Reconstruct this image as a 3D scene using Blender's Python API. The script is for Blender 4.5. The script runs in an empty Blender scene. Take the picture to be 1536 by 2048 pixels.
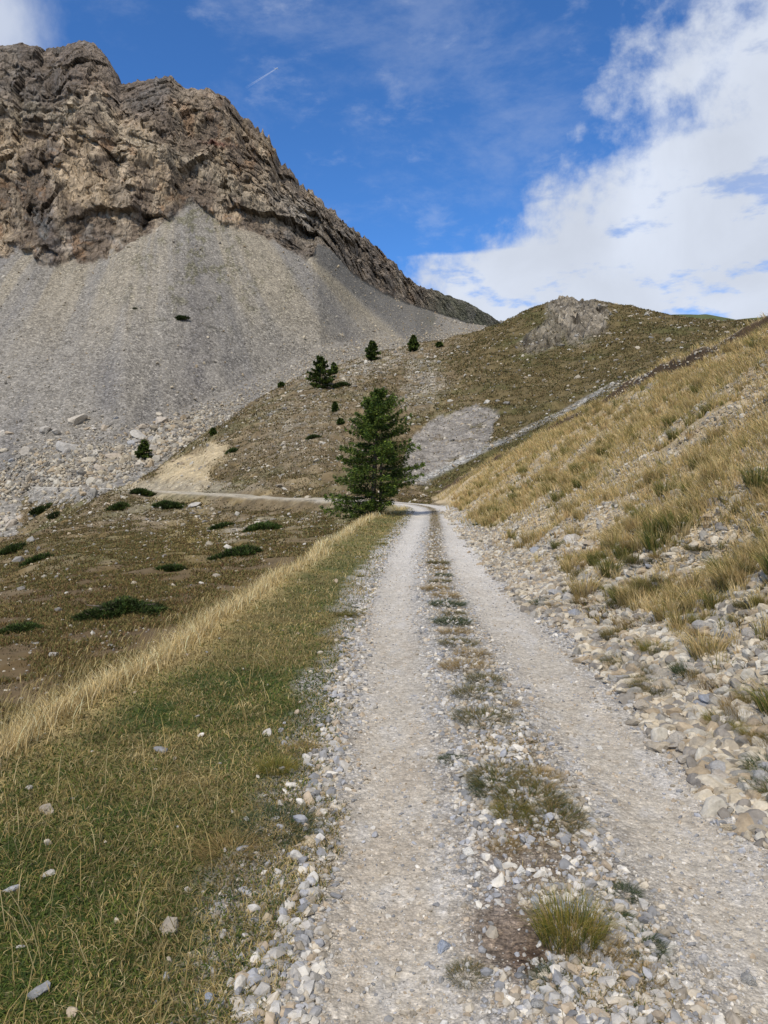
import bpy, math, time
import numpy as np
T0 = time.time()
rng = np.random.default_rng(7)
F, CX, HY, EYE = 1480.0, 768.0, 960.0, 1.65      # focal length in photo px, centre column, horizon row, eye height
C = bpy.context.scene.collection
sm = lambda a, b, x: (lambda t: t*t*(3-2*t))(np.clip((x-a)/(b-a), 0, 1))
def lin(r, g, b):
    f = lambda c: (c/255/12.92) if c <= 10 else ((c/255+0.055)/1.055)**2.4
    return np.array([f(r), f(g), f(b)])
def mixc(a, b, t): return a*(1-t[..., None]) + b*t[..., None]

# ------------------------------------------------------------------ noise
def _h(ix, iy, iz, s):
    h = (ix.astype(np.int64)*374761393 + iy.astype(np.int64)*668265263 + iz.astype(np.int64)*2147483647 + s*974634777) & 0xffffffff
    h = ((h ^ (h >> 13))*1274126177) & 0xffffffff
    h = ((h ^ (h >> 16))*2246822519) & 0xffffffff
    return ((h ^ (h >> 15)) & 0xffffff)/float(0xffffff)
def facets(x, y, z, s=0):
    x0, y0, z0 = np.floor(x), np.floor(y), np.floor(z); f1 = np.full(x.shape, 9.0); val = np.zeros(x.shape)
    for i in (-1, 0, 1):
        for j in (-1, 0, 1):
            for k in (-1, 0, 1):
                a, b, c = x0+i, y0+j, z0+k; p, q, r = x-a-_h(a, b, c, s), y-b-_h(a, b, c, s+1), z-c-_h(a, b, c, s+2); d = p*p+q*q+r*r
                n = d < f1; f1 = np.where(n, d, f1)
                val = np.where(n, p*(_h(a, b, c, s+3)-0.5)*2.4+q*(_h(a, b, c, s+4)-0.5)*1.5+r*(_h(a, b, c, s+5)-0.3)*2.2+(_h(a, b, c, s+6)-0.5)*0.9, val)
    return val
def vnoise(x, y, z=None, s=0):
    z = np.zeros_like(x) if z is None else z
    x0, y0, z0 = np.floor(x), np.floor(y), np.floor(z)
    fx, fy, fz = x-x0, y-y0, z-z0
    fx, fy, fz = [t*t*t*(t*(t*6-15)+10) for t in (fx, fy, fz)]
    r = 0
    for i in (0, 1):
        for j in (0, 1):
            for k in (0, 1):
                w = (fx if i else 1-fx)*(fy if j else 1-fy)*(fz if k else 1-fz)
                r = r + w*_h(x0+i, y0+j, z0+k, s)
    return r*2-1
def fbm(x, y, z=None, o=5, s=0, ridged=False, g=0.5):
    r = 0; a = 1.0; n = 0; f = 1.0
    for k in range(o):
        c, sn = math.cos(k*1.3), math.sin(k*1.3)
        v = vnoise((x*c-y*sn)*f+k*13.7, (x*sn+y*c)*f-k*7.1, None if z is None else z*f+k*3.3, s+k)
        if ridged: v = 1-2*np.abs(v)
        r = r + a*v; n += a; a *= g; f *= 2.03
    return r/n
def chunked(f, n=32768):
    def g(*a, **k):
        arrs = np.broadcast_arrays(*[q for q in a if q is not None]); sh = arrs[0].shape
        if len(arrs[0].ravel()) <= n: return f(*a, **k)
        fl = [q.ravel() for q in arrs]; res = [f(*[q[i:i+n] for q in fl], **k) for i in range(0, len(fl[0]), n)]
        if isinstance(res[0], tuple): return tuple(np.concatenate([r[j] for r in res]).reshape(sh) for j in range(len(res[0])))
        return np.concatenate(res).reshape(sh)
    return g
fbm = chunked(fbm)
def worley(x, y, z, s=0):
    x0, y0, z0 = np.floor(x), np.floor(y), np.floor(z)
    f1 = np.full(x.shape, 9.0); f2 = f1.copy(); cid = np.zeros(x.shape)
    for i in (-1, 0, 1):
        for j in (-1, 0, 1):
            for k in (-1, 0, 1):
                a, b, c = x0+i, y0+j, z0+k
                d = np.sqrt((a+_h(a, b, c, s)-x)**2+(b+_h(a, b, c, s+1)-y)**2+(c+_h(a, b, c, s+2)-z)**2)
                n = d < f1
                f2 = np.where(n, f1, np.minimum(f2, d)); cid = np.where(n, _h(a, b, c, s+3), cid); f1 = np.where(n, d, f1)
    return f1, f2, cid

worley = chunked(worley); facets = chunked(facets)
# ------------------------------------------------------------------ road centre line (plan view, metres)
RC = np.array([(0.62,-6),(0.63,0),(0.66,3),(0.68,6),(0.74,10),(0.95,15),(1.25,20),(1.62,25),(1.95,30),(2.3,35),(2.55,40),(2.45,45),
 (1.5,50),(-0.6,54),(-5,60),(-12,70),(-21,85),(-30,99),(-40,115),(-60,138),(-83,158),(-110,172),(-150,185),(-200,198),(-260,210)], float)
def spline(P, n):
    out = []
    for i in range(len(P)-1):
        p0, p1, p2, p3 = P[max(i-1, 0)], P[i], P[i+1], P[min(i+2, len(P)-1)]
        for t in np.linspace(0, 1, n, endpoint=False):
            out.append(0.5*((2*p1)+(-p0+p2)*t+(2*p0-5*p1+4*p2-p3)*t*t+(-p0+3*p1-3*p2+p3)*t**3))
    return np.array(out+[P[-1]])
RS = spline(RC, 5)
RL = np.concatenate([[0], np.cumsum(np.hypot(*np.diff(RS, axis=0).T))])
def road_dist_(x, y):
    best = np.full(x.shape, 1e9); off = np.zeros(x.shape); arc = np.zeros(x.shape)
    for i in range(len(RS)-1):
        a, b = RS[i], RS[i+1]; dx, dy = b-a; L = math.hypot(dx, dy)
        t = np.clip(((x-a[0])*dx+(y-a[1])*dy)/(L*L), 0, 1)
        ex, ey = x-(a[0]+t*dx), y-(a[1]+t*dy); d = np.hypot(ex, ey)
        n = d < best
        off = np.where(n, np.where(dx*ey-dy*ex > 0, -d, d), off); arc = np.where(n, RL[i]+t*L, arc); best = np.where(n, d, best)
    return best, off, arc

road_dist = chunked(road_dist_)
# ------------------------------------------------------------------ broad landform: thin-plate surface through surveyed points
CP = [(-400,1560,8),(-400,1300,17),(-400,1170,50),(-400,1140,70),(-400,1190,130),(-400,1290,400),
(0,1922,5),(0,1480,9.2),(0,1300,14.6),(0,1180,28),(0,1112,50),(0,1085,66),(0,1130,95),(0,1150,150),(0,1150,400),
(200,1922,5),(200,1410,11),(200,1290,14.8),(200,1190,21),(200,1100,40),(200,1040,70),(200,1000,96),(200,988,112),(200,1040,150),(200,1100,400),
(400,1441,10),(400,1330,13),(400,1250,16.6),(400,1180,22.5),(400,1100,38),(400,1040,60),(400,992,87),(400,925,115),(400,874,150),(400,900,200),(400,1000,400),
(600,1441,10),(600,1210,20),(600,1120,30),(600,1080,40),(600,1030,55),(600,1000,66),(600,905,98),(600,805,150),(600,752,200),(600,775,260),(600,850,400),
(768,1922,5),(768,1441,10),(768,1200,20),(768,1095,36),(768,1010,54),(768,985,64),(768,855,118),(768,740,200),(768,712,240),(768,735,320),(768,800,420),
(850,1441,10),(850,1090,36),(850,1012,56),(850,972,75),(850,900,105),(850,800,150),(850,697,250),(850,715,330),
(1000,1441,10),(1000,1150,26),(1000,1000,60),(1000,925,85),(1000,850,115),(1000,750,170),(1000,658,290),(1000,700,400),
(1075,612,278),(1150,1000,50),(1150,880,85),(1150,820,110),(1150,715,180),(1150,610,265),(1150,650,350),(1215,611,262),
(1300,1300,14),(1300,1000,40),(1300,800,90),(1300,745,120),(1300,680,180),(1300,628,245),(1300,660,340),
(1450,1300,13),(1450,900,40),(1450,750,90),(1450,700,140),(1450,645,220),(1450,690,330),
(1900,1400,10),(1900,850,40),(1900,700,90),(1900,580,200),(1900,640,330)]
P = np.array(CP, float); KV = 0.35
pu, pv, ps = (P[:,0]-CX)/F, np.log(P[:,2])*KV, (HY-P[:,1])/F
def kern(r2): return 0.5*r2*np.log(r2+1e-12)
n = len(P); K = kern((pu[:,None]-pu)**2+(pv[:,None]-pv)**2)+np.eye(n)*1e-4
Q = np.column_stack([np.ones(n), pu, pv]); A = np.zeros((n+3, n+3)); A[:n,:n] = K; A[:n,n:] = Q; A[n:,:n] = Q.T
W = np.linalg.solve(A, np.concatenate([ps, np.zeros(3)]))
def tps(x, y):
    u, v = x/y, np.log(y)*KV
    r = W[n]+W[n+1]*u+W[n+2]*v
    for i in range(n): r = r + W[i]*kern((u-pu[i])**2+(v-pv[i])**2)
    return EYE + y*r
tps = chunked(tps)
def smax(a, b, k): return 0.5*(a+b+np.sqrt((a-b)**2+k*k))
def smin(a, b, k): return 0.5*(a+b-np.sqrt((a-b)**2+k*k))

# ------------------------------------------------------------------ terrain grid, finer near the road, coarser far off
NU, NV = 860, 1150
D0, D1 = 0.9, 430.0
uu = np.linspace(-0.92, 0.98, NU); dd = np.exp(np.linspace(math.log(D0), math.log(D1), NV))
SH = 1.6
Y = np.repeat(dd[:,None], NU, 1); X = uu[None,:]*(Y+SH*np.exp(-Y/30))
rd, ro, ra = road_dist(X, Y)
base = tps(X, np.maximum(Y, 3.0))
base = np.where(Y < 9, np.minimum(base, -1.5), base)
kx = 0.05+0.004*np.minimum(Y, 80)
und = fbm(X*0.25, Y*0.25, o=4, s=3)
big = fbm(X*0.035, Y*0.035, o=5, s=5)
base = base + und*np.clip(Y*0.012, 0.05, 0.9) + big*np.clip(Y-60, 0, 200)*0.012
# shoulder: wide on the valley side near the camera, narrow on the far contour
arcp = ra-6
wl = np.interp(arcp, [0,5,7,10,16,25,33,38,44,60,90], [3.2,3.05,2.75,2.7,2.6,2.7,2.6,2.0,1.2,1.3,1.6])
wl = wl - 0.14*sm(22, 8, arcp) + fbm(arcp*0.5, arcp*0+3, o=3, s=9)*0.18
wr = 1.35
hw = np.where(ro < 0, wl, wr)
ex = np.maximum(0, rd-hw)
plat = -0.62*ex - 0.05*ex*ex*(ex < 2)
crest = np.exp(-((ro+wl-0.15)/0.35)**2)*0.04*(arcp < 44)
rut = -0.035*np.exp(-((ro+0.62)/0.26)**2)-0.035*np.exp(-((ro-0.74)/0.26)**2)+0.025*np.exp(-((ro-0.08)/0.2)**2)
farcut = sm(48, 62, arcp)
cut = 0.7*np.maximum(0, rd-1.6)+0.0
zb0 = base*(1-farcut)+np.minimum(base, cut+0.0)*farcut
plat = np.where(ro > 0, np.where(arcp < 50, -0.05*ex-0.3*np.maximum(0, ex-6), plat), plat)
z = smax(plat, zb0, kx)
# right bank
fx = np.interp(Y, [0,5,10,17,30,40,50,66,80], [2.22,2.18,2.18,2.45,2.85,3.3,3.7,3.9,4.0])
xb = X-fx + fbm(X*0.8, Y*0.5, o=3, s=21)*0.25
capy = np.interp(Y, [0,19,21,24,28,32,42,52,62,75,95], [7.3,6.9,6.55,6.2,5.9,5.7,4.95,3.8,1.7,-1,-8])
capy = capy + fbm(X*0.3, Y*0.3, o=4, s=22)*0.35
prof = np.where(xb < 0.6, 0.35*xb, 0.21+0.78*(xb-0.6))
lip = prof-capy
zbank = smin(prof, capy-0.12*np.maximum(0, lip), 0.15) + 0.18*np.exp(-((lip+0.25)/0.35)**2)
zbank = zbank + (fbm(X*1.6, Y*1.6, o=4, s=23)*0.10 + fbm(X*0.5, Y*0.5, o=3, s=24)*0.16)*sm(0.2, 1.5, xb)
zbank = np.where(xb > -0.3, zbank, -9)
isbank = sm(-0.1, 0.25, zbank-z)
zbank = zbank-0.32*np.exp(-((lip+0.55)/0.22)**2)*(Y < 60)
z = smax(z, zbank, 0.03)
# small relief
onroad = (rd < 1.25).astype(float)
nr = 1-sm(8, 30, Y)
z = z + crest + rut*(rd < 1.3)*(arcp < 60)
z = z + nr*0.005*fbm(X*5, Y*5, o=3, s=31) + nr*(1-onroad)*0.02*fbm(X*2.2, Y*2.2, o=3, s=32)
hillm = sm(0.15, 1.2, ex)*(1-isbank)
z = z + hillm*fbm(X*0.9, Y*0.9, o=4, s=33)*0.10
z = z + hillm*sm(40, 90, Y)*fbm(X*0.22, Y*0.22, o=5, s=34)*0.55
# photo coordinates of each vertex of the landform (only used to place ground cover regions)
PX = CX+F*X/Y; PY = HY-F*(z-EYE)/Y
# knoll rock outcrop
def blob(cx, cy, rx, ry, ang=0, w=0.5, s=50, f=0.02):
    c, sn = math.cos(ang), math.sin(ang)
    a, b = PX-cx, PY-cy; p, q = (a*c+b*sn)/rx, (-a*sn+b*c)/ry
    return sm(1+w, 1-w, np.hypot(p, q)+fbm(PX*f, PY*f, o=4, s=s)*0.6)
farz = sm(60, 75, Y)*(1-isbank)
rock = np.maximum(blob(1150, 640, 58, 36, 0.1, 0.35, 51)*farz, 0.8*blob(1095, 668, 45, 22, -0.5, 0.4, 52)*farz)
f1, f2, cid = worley(X*0.35, Y*0.35, z*0.12, s=60)
z = z + rock*(0.0+1.3*facets(X*0.22, Y*0.16, z*0.16, s=62)+1.3*facets(X*0.6, Y*0.4, z*0.3, s=63)+0.6*fbm(X*0.5, Y*0.3, z*0.2, o=4, s=61, ridged=True))
H = z
lv0 = math.log(D0); lvs = (NV-1)/(math.log(D1)-lv0)
def gsample(arrs, x, y):
    v = np.clip((np.log(np.maximum(y, D0))-lv0)*lvs, 0, NV-1.001)
    u = x/(y+SH*np.exp(-y/30)); u = np.clip((u-uu[0])/(uu[1]-uu[0]), 0, NU-1.001)
    i, j = v.astype(int), u.astype(int); a, b = v-i, u-j
    return [q[i,j]*(1-a)*(1-b)+q[i+1,j]*a*(1-b)+q[i,j+1]*(1-a)*b+q[i+1,j+1]*a*b for q in arrs]
def pick(px, py, d0=2.0, d1=420.0):
    """first point of the ground seen at photo pixel (px, py)"""
    d = np.exp(np.linspace(math.log(d0), math.log(d1), 1500)); x = (px-CX)/F*d
    zz = gsample([H], x, d)[0]; s = HY-F*(zz-EYE)/d
    k = np.argmax(s <= py) if (s <= py).any() else -1
    return np.array([x[k], d[k], zz[k]])

# ------------------------------------------------------------------ ground colours
GREEN, DGREEN, DRY, STRAW = lin(84,92,44), lin(58,70,34), lin(142,120,74), lin(188,164,108)
BROWN, DBROWN, OLIVE = lin(112,97,72), lin(86,74,54), lin(98,96,60)
DIRT, DIRT2, EARTH, GRAV = lin(200,192,177), lin(160,148,128), lin(112,90,68), lin(176,170,160)
TAN, STONE, SCR = lin(190,170,136), lin(168,160,148), lin(142,137,128)
n1 = fbm(X*0.7, Y*0.7, o=5, s=71); n2 = fbm(X*3, Y*3, o=4, s=72); n3 = fbm(X*0.08, Y*0.08, o=5, s=73); n4 = fbm(X*0.3, Y*0.3, o=5, s=74)
# hillside base
col = np.zeros(X.shape+(3,))+BROWN
col = mixc(col, DBROWN, sm(-0.1, 0.6, n4)*0.7)
col = mixc(col, OLIVE, sm(0.0, 0.5, n3+0.4*n1)*0.75)
col = mixc(col, DRY, sm(0.25, 0.6, n4-0.5*n1)*0.5)
n5 = fbm(X*1.1, Y*0.5, o=4, s=76); col = mixc(col, lin(70,62,40), sm(0.05, 0.4, n5)*0.45); col = mixc(col, lin(150,134,104), sm(0.15, 0.45, -n5+0.3*n4)*0.45)
grav = np.clip(0.12+0.25*sm(0.0, 0.5, n1), 0, 1)
hill = sm(55, 95, Y)
# knoll: olive brown with green stripes
kn = sm(880, 1010, PX+0.9*(PY-760)*(-1)*0+0*PX)*farz
col = mixc(col, lin(98,86,54), kn*0.7); col = mixc(col, lin(112,96,66), kn*sm(0, 0.4, n1)*0.5); col = mixc(col, lin(74,76,42), kn*sm(0.05, 0.5, n3+0.5*n1)*0.6)
# pale stony ground regions on the hillside
def stony(m, c=STONE, g=0.9):
    global col, grav
    col = mixc(col, c, m); grav = grav*(1-m)+g*m
hz = farz
bare = np.zeros(X.shape)
st_ridge = (blob(720, 730, 130, 26, -0.2, 0.6, 81, 0.03)+blob(840, 770, 40, 60, 0.4, 0.6, 82, 0.03)+blob(620, 820, 120, 60, 0, 0.8, 83, 0.03)*0.5
            +blob(560, 900, 150, 40, 0, 0.9, 84, 0.04)*0.35)
stony(np.clip(st_ridge, 0, 1)*hz*sm(-0.5, 0.3, n1+n4)*0.85, lin(160,151,136), 1.0); bare = np.maximum(bare, 0.5*np.clip(st_ridge, 0, 1)*hz)
def poly(pts, soft=6, s=85):
    px_ = PX+fbm(PX*0.03, PY*0.03, o=4, s=s)*14; py_ = PY+fbm(PX*0.03, PY*0.03, o=4, s=s+1)*12
    ins = np.zeros(X.shape, bool); dm = np.full(X.shape, 1e9)
    for i in range(len(pts)):
        (x1, y1), (x2, y2) = pts[i], pts[(i+1) % len(pts)]
        cr_ = ((y1 > py_) != (y2 > py_)) & (px_ < (x2-x1)*(py_-y1)/(y2-y1+1e-9)+x1); ins ^= cr_
        t_ = np.clip(((px_-x1)*(x2-x1)+(py_-y1)*(y2-y1))/((x2-x1)**2+(y2-y1)**2), 0, 1); dm = np.minimum(dm, np.hypot(px_-x1-t_*(x2-x1), py_-y1-t_*(y2-y1)))
    return sm(-soft, soft, np.where(ins, dm, -dm))
patch = poly([(958,804),(1000,826),(978,878),(938,915),(900,940),(838,972),(812,968),(806,905),(834,862),(885,828)], 4)*(1-isbank)*sm(60, 66, Y)*farz
veg = sm(0.25, 0.45, fbm(X*0.35, Y*0.2, o=4, s=87))
stony(patch*(1-0.7*veg)*sm(-0.6,-0.2,n2+n1+1.2*(patch-0.4)), lin(142,135,125), 0.7)
# line of white stones in the gully
gl = np.abs((PY-965)-((PX-830)*-0.475)+10*fbm(PX*0.01, PX*0, o=2, s=88))
gul = sm(9, 3, gl)*sm(820, 840, PX)*sm(1290, 1200, PX)*(1-isbank)*sm(50, 60, Y)
below = sm(-5, 12, (PY-965)+((PX-830)*0.475))*sm(840, 870, PX)*(1-isbank)*sm(50, 60, Y)
col = mixc(col, lin(84,80,46), below*0.85); grav = grav*(1-below*0.8)
stony(gul*0.9, lin(165,162,154), 1.0)
cone = np.clip(blob(385, 935, 80, 34, -0.55, 0.5, 89, 0.03)+blob(340, 968, 90, 14, 0, 0.5, 96, 0.03), 0, 1)*sm(50, 60, Y)*(1-isbank)
cone = cone*sm(-0.45, 0.05, n2+0.8*n1+0.9*(cone-0.5)); stony(cone*0.85, lin(186,168,134), 0.4); bare = np.maximum(bare, cone)
stony(blob(350, 975, 160, 14, 0, 0.8, 90, 0.03)*sm(50, 60, Y)*0.7, lin(160,150,130), 0.8)
stony(blob(480, 1060, 75, 14, -0.35, 0.5, 91, 0.03)*(1-isbank)*0.85, lin(172,160,138), 0.8)
stony(blob(620, 1035, 90, 9, -0.3, 0.7, 92, 0.03)*(1-isbank)*0.6*sm(30, 40, Y), lin(162,148,124), 0.7)
stony(blob(330, 1030, 120, 30, 0.1, 0.9, 93, 0.05)*(1-isbank)*0.4, lin(160,148,128), 0.9)
sc_leafy = blob(380, 1080, 50, 60, 0.3, 0.8, 94, 0.03)*(1-isbank)*sm(14, 20, Y)
col = mixc(col, lin(140,122,72), sc_leafy*0.5)
col = col*(1-0.18*hillm*np.clip(kn+sm(60,20,Y),0,1)*sm(-0.4,0.3,n4))[..., None]
# rock outcrop
col = mixc(col, lin(150,140,124), rock*0.9); col = mixc(col, lin(80,73,62), rock*sm(0.1, 0.5, fbm(X*0.6, z*0.12, Y*0.1, o=4, s=64))); col = col*(1-0.45*rock*sm(0.10, 0.0, f2-f1))[..., None]*(1+0.5*rock*(cid-0.5))[..., None]
# near valley side slope: darker brown turf
nearsl = sm(0.2, 0.6, ex)*(ro < 0)*(1-sm(16, 40, Y))
col = mixc(col, lin(84,66,44), nearsl*0.55); col = mixc(col, lin(74,78,40), nearsl*sm(0.1, 0.5, n1)*0.6)
# bank
bk = isbank*(xb > 0)
bcol = np.zeros(X.shape+(3,))+TAN
bn = fbm(X*0.55+Y*0.2, Y*0.35, o=5, s=101)
bcol = mixc(bcol, lin(156,136,94), sm(-0.15, 0.25, bn+0.25*n2)*0.8*sm(0.8, 2.4, xb+1.4*bn+Y*0.02))
bcol = mixc(bcol, lin(100,96,54), sm(0.2, 0.6, bn+0.2*n2)*0.6)
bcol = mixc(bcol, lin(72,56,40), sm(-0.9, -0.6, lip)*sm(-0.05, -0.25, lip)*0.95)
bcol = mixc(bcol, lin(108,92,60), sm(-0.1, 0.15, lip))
bcol = mixc(bcol, lin(146,128,86), sm(28, 45, Y)*0.7*sm(0.2, -0.4, n4)); 
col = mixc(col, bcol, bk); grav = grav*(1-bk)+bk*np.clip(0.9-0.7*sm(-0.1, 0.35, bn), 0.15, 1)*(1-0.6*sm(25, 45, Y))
# valley-side shoulder
sh = (ro < 0)*sm(0.95, 1.2, rd+0.2*n2)*(1-sm(0.0, 0.35, ex))*(arcp < 60)
scol = np.zeros(X.shape+(3,))+DGREEN*1.05
scol = mixc(scol, lin(112,104,58), sm(-0.1, 0.4, fbm(X*1.6, Y*1.6, o=4, s=78))*0.7)
scol = mixc(scol, lin(118,102,66), sm(-0.35, 0.6, n1+0.4*n2)*0.6)
scol = mixc(scol, lin(186,164,116), sm(0.5, 0.1, np.abs(rd-wl))*0.75)
scol = mixc(scol, lin(128,118,76), sm(8, 20, Y)*0.6)
col = mixc(col, scol, sh); grav = grav*(1-sh*0.8)
# road
tr1 = np.exp(-((ro+0.60+0.04*n1)/0.27)**4); tr2 = np.exp(-((ro-0.74+0.05*n1)/0.33)**4); tr = np.clip(tr1+tr2, 0, 1)
rdm = sm(1.42, 1.15, rd+0.22*n2+0.1*n1)
rcol = np.zeros(X.shape+(3,))+GRAV
rcol = mixc(rcol, lin(150,140,126), sm(-0.1, 0.5, n1)*0.5)
rcol = mixc(rcol, lin(184,174,157), tr*(0.9-0.3*sm(0.1,0.5,n2)))
n6 = fbm(X*9, Y*4, o=4, s=77); rcol = mixc(rcol, lin(168,154,134), tr*sm(0.1, 0.5, n6+0.5*n1)*0.45); rcol = mixc(rcol, lin(194,191,186), sm(0.1, 0.5, -n6)*0.35)
rcol = mixc(rcol, lin(208,202,192), sm(4, 18, Y)*0.8*(1-0.35*np.exp(-((ro-0.1)/0.2)**2)))
strip = np.exp(-((ro-0.10+0.05*n1)/0.22)**4)*(arcp < 70)
rcol = mixc(rcol, lin(134,116,84), strip*np.maximum(sm(-0.25, 0.25, n1+0.3*n2)*0.8, 0.75*sm(7, 16, Y)))
earth = np.exp(-(((X-0.47)/0.17)**2+((Y-2.68)/0.27)**2)**2) + 0.6*np.exp(-(((X-0.62)/0.25)**2+((Y-3.2)/0.3)**2)**2)
rcol = mixc(rcol, EARTH, np.clip(earth, 0, 1)*(0.8+0.2*n2))
rcol = mixc(rcol, lin(84,66,52), 0.8*np.exp(-(((X-0.50)/0.07)**2+((Y-2.52)/0.09)**2)**2))
track = sm(1.7, 1.2, rd)*farcut
col = mixc(col, rcol, rdm*(arcp < 62)); grav = grav*(1-rdm)+rdm*(1-0.5*tr)
rside = (ro > 0)*sm(1.2, 1.4, rd)*(1-bk)*(Y < 60)
col = mixc(col, lin(126,112,92), rside*0.8)
col = mixc(col, lin(176,166,146), track*0.9); grav = grav*(1-track*0.6)
col = col*(1+0.10*n2+0.08*n1)[..., None]
grav = np.clip(grav, 0, 1)

# ------------------------------------------------------------------ materials
def newmat(name):
    m = bpy.data.materials.new(name); m.use_nodes = True; nt = m.node_tree; nt.nodes.clear()
    return m, nt
def N(nt, t, **kw):
    nd = nt.nodes.new(t)
    for k, v in kw.items():
        if k.startswith('i_'): nd.inputs[k[2:].replace('_', ' ')].default_value = v
        else: setattr(nd, k, v)
    return nd
def math_n(nt, op, a, b=None, c=None, clamp=False):
    nd = nt.nodes.new('ShaderNodeMath'); nd.operation = op; nd.use_clamp = clamp
    for i, v in enumerate((a, b, c)):
        if v is None: continue
        if isinstance(v, (int, float)): nd.inputs[i].default_value = v
        else: nt.links.new(v, nd.inputs[i])
    return nd.outputs[0]
def mr(nt, v, a, b, c, d, smooth=False):
    nd = nt.nodes.new('ShaderNodeMapRange'); nd.interpolation_type = 'SMOOTHSTEP' if smooth else 'LINEAR'
    nt.links.new(v, nd.inputs[0])
    for i, q in zip((1,2,3,4), (a,b,c,d)): nd.inputs[i].default_value = q
    return nd.outputs[0]
def mulcol(nt, col, val):
    nd = nt.nodes.new('ShaderNodeVectorMath'); nd.operation = 'MULTIPLY' if not isinstance(val, float) else 'SCALE'
    nt.links.new(col, nd.inputs[0])
    nt.links.new(val, nd.inputs[1])
    return nd.outputs[0]
def ground_mat(name, s_fine, s_mid, s_big, bumps, rough=0.95, cellamp=(0.55, 1.5), nam=(0.14,0.12,0.12), nb=0.22):
    m, nt = newmat(name); L = nt.links.new
    tc = N(nt, 'ShaderNodeNewGeometry').outputs['Position']
    a = N(nt, 'ShaderNodeAttribute', attribute_name='Col'); g = N(nt, 'ShaderNodeAttribute', attribute_name='Grav').outputs['Fac']
    out = a.outputs['Color']; hs = []
    for sc, bd in zip((s_fine, s_mid, s_big), bumps):
        v = N(nt, 'ShaderNodeTexVoronoi'); v.inputs['Scale'].default_value = sc; v.inputs['Randomness'].default_value = 1
        L(tc, v.inputs['Vector'])
        sep = N(nt, 'ShaderNodeSeparateColor'); L(v.outputs['Color'], sep.inputs[0])
        val = mr(nt, sep.outputs[0], 0, 1, cellamp[0], cellamp[1])
        edge = mr(nt, v.outputs['Distance'], 0.25, 0.75, 1.12, 0.62)
        val = math_n(nt, 'MULTIPLY', val, edge)
        f = math_n(nt, 'ADD', math_n(nt, 'MULTIPLY', math_n(nt, 'SUBTRACT', val, 1.0), math_n(nt, 'MULTIPLY', g, 0.6)), 1.0)
        out = mulcol(nt, out, f)
        hs.append(math_n(nt, 'MULTIPLY', math_n(nt, 'MULTIPLY', v.outputs['Distance'], math_n(nt, 'ADD', g, 0.15)), -bd))
    for sc, am in ((s_fine*0.8, nam[0]), (s_mid*0.7, nam[1]), (s_big*0.4, nam[2])):
        nz = N(nt, 'ShaderNodeTexNoise'); nz.inputs['Scale'].default_value = sc; nz.inputs['Detail'].default_value = 4; nz.inputs['Roughness'].default_value = 0.65
        L(tc, nz.inputs['Vector'])
        out = mulcol(nt, out, mr(nt, nz.outputs[0], 0.25, 0.75, 1-am*1.6, 1+am*1.6))
        hs.append(math_n(nt, 'MULTIPLY', nz.outputs[0], nb/sc))
    h = hs[0]
    for q in hs[1:]: h = math_n(nt, 'ADD', h, q)
    b = N(nt, 'ShaderNodeBump'); b.inputs['Strength'].default_value = 0.9; b.inputs['Distance'].default_value = 1.0; L(h, b.inputs['Height'])
    p = N(nt, 'ShaderNodeBsdfPrincipled'); p.inputs['Roughness'].default_value = rough; p.inputs['Specular IOR Level'].default_value = 0.15
    L(out, p.inputs['Base Color']); L(b.outputs[0], p.inputs['Normal'])
    o = N(nt, 'ShaderNodeOutputMaterial'); L(p.outputs[0], o.inputs[0])
    return m
M_NEAR = ground_mat('gravelly_ground', 130, 60, 26, (0.003, 0.006, 0.010), cellamp=(0.5, 1.45), nam=(0.08,0.05,0.05), nb=0.03)
M_HILL = ground_mat('hillside_turf', 6, 1.8, 0.6, (0.10, 0.25, 0.5))
M_SCREE = ground_mat('scree', 3.4, 2.0, 1.1, (0.12, 0.16, 0.2), cellamp=(0.42, 1.6), nam=(0.10,0.06,0.05), nb=0.06)
def cliff_mat():
    m, nt = newmat('cliff_rock'); L = nt.links.new
    pos = N(nt, 'ShaderNodeNewGeometry').outputs['Position']
    out = N(nt, 'ShaderNodeAttribute', attribute_name='Col').outputs['Color']; h = None
    mp = N(nt, 'ShaderNodeMapping'); mp.inputs['Scale'].default_value = (1, 1, 0.45); L(pos, mp.inputs[0])
    for sc, am, bd in ((0.9, 0.25, 0.5), (0.25, 0.22, 1.6), (0.07, 0.2, 3.0)):
        nz = N(nt, 'ShaderNodeTexNoise'); nz.inputs['Scale'].default_value = sc; nz.inputs['Detail'].default_value = 6; nz.inputs['Roughness'].default_value = 0.68
        L(mp.outputs[0], nz.inputs['Vector'])
        out = mulcol(nt, out, mr(nt, nz.outputs[0], 0.3, 0.7, 1-am*1.5, 1+am*1.5))
        q = math_n(nt, 'MULTIPLY', nz.outputs[0], bd*1.6); h = q if h is None else math_n(nt, 'ADD', h, q)
    v = N(nt, 'ShaderNodeTexVoronoi', feature='DISTANCE_TO_EDGE'); v.inputs['Scale'].default_value = 0.28; L(mp.outputs[0], v.inputs['Vector'])
    out = mulcol(nt, out, mr(nt, v.outputs[0], 0.0, 0.12, 0.72, 1.0))
    h = math_n(nt, 'ADD', h, mr(nt, v.outputs[0], 0, 0.15, -0.7, 0))
    b = N(nt, 'ShaderNodeBump'); b.inputs['Strength'].default_value = 1.0; b.inputs['Distance'].default_value = 1.0; L(h, b.inputs['Height'])
    p = N(nt, 'ShaderNodeBsdfPrincipled'); p.inputs['Roughness'].default_value = 0.95; p.inputs['Specular IOR Level'].default_value = 0.1
    L(out, p.inputs['Base Color']); L(b.outputs[0], p.inputs['Normal'])
    o = N(nt, 'ShaderNodeOutputMaterial'); L(p.outputs[0], o.inputs[0]); return m
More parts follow.
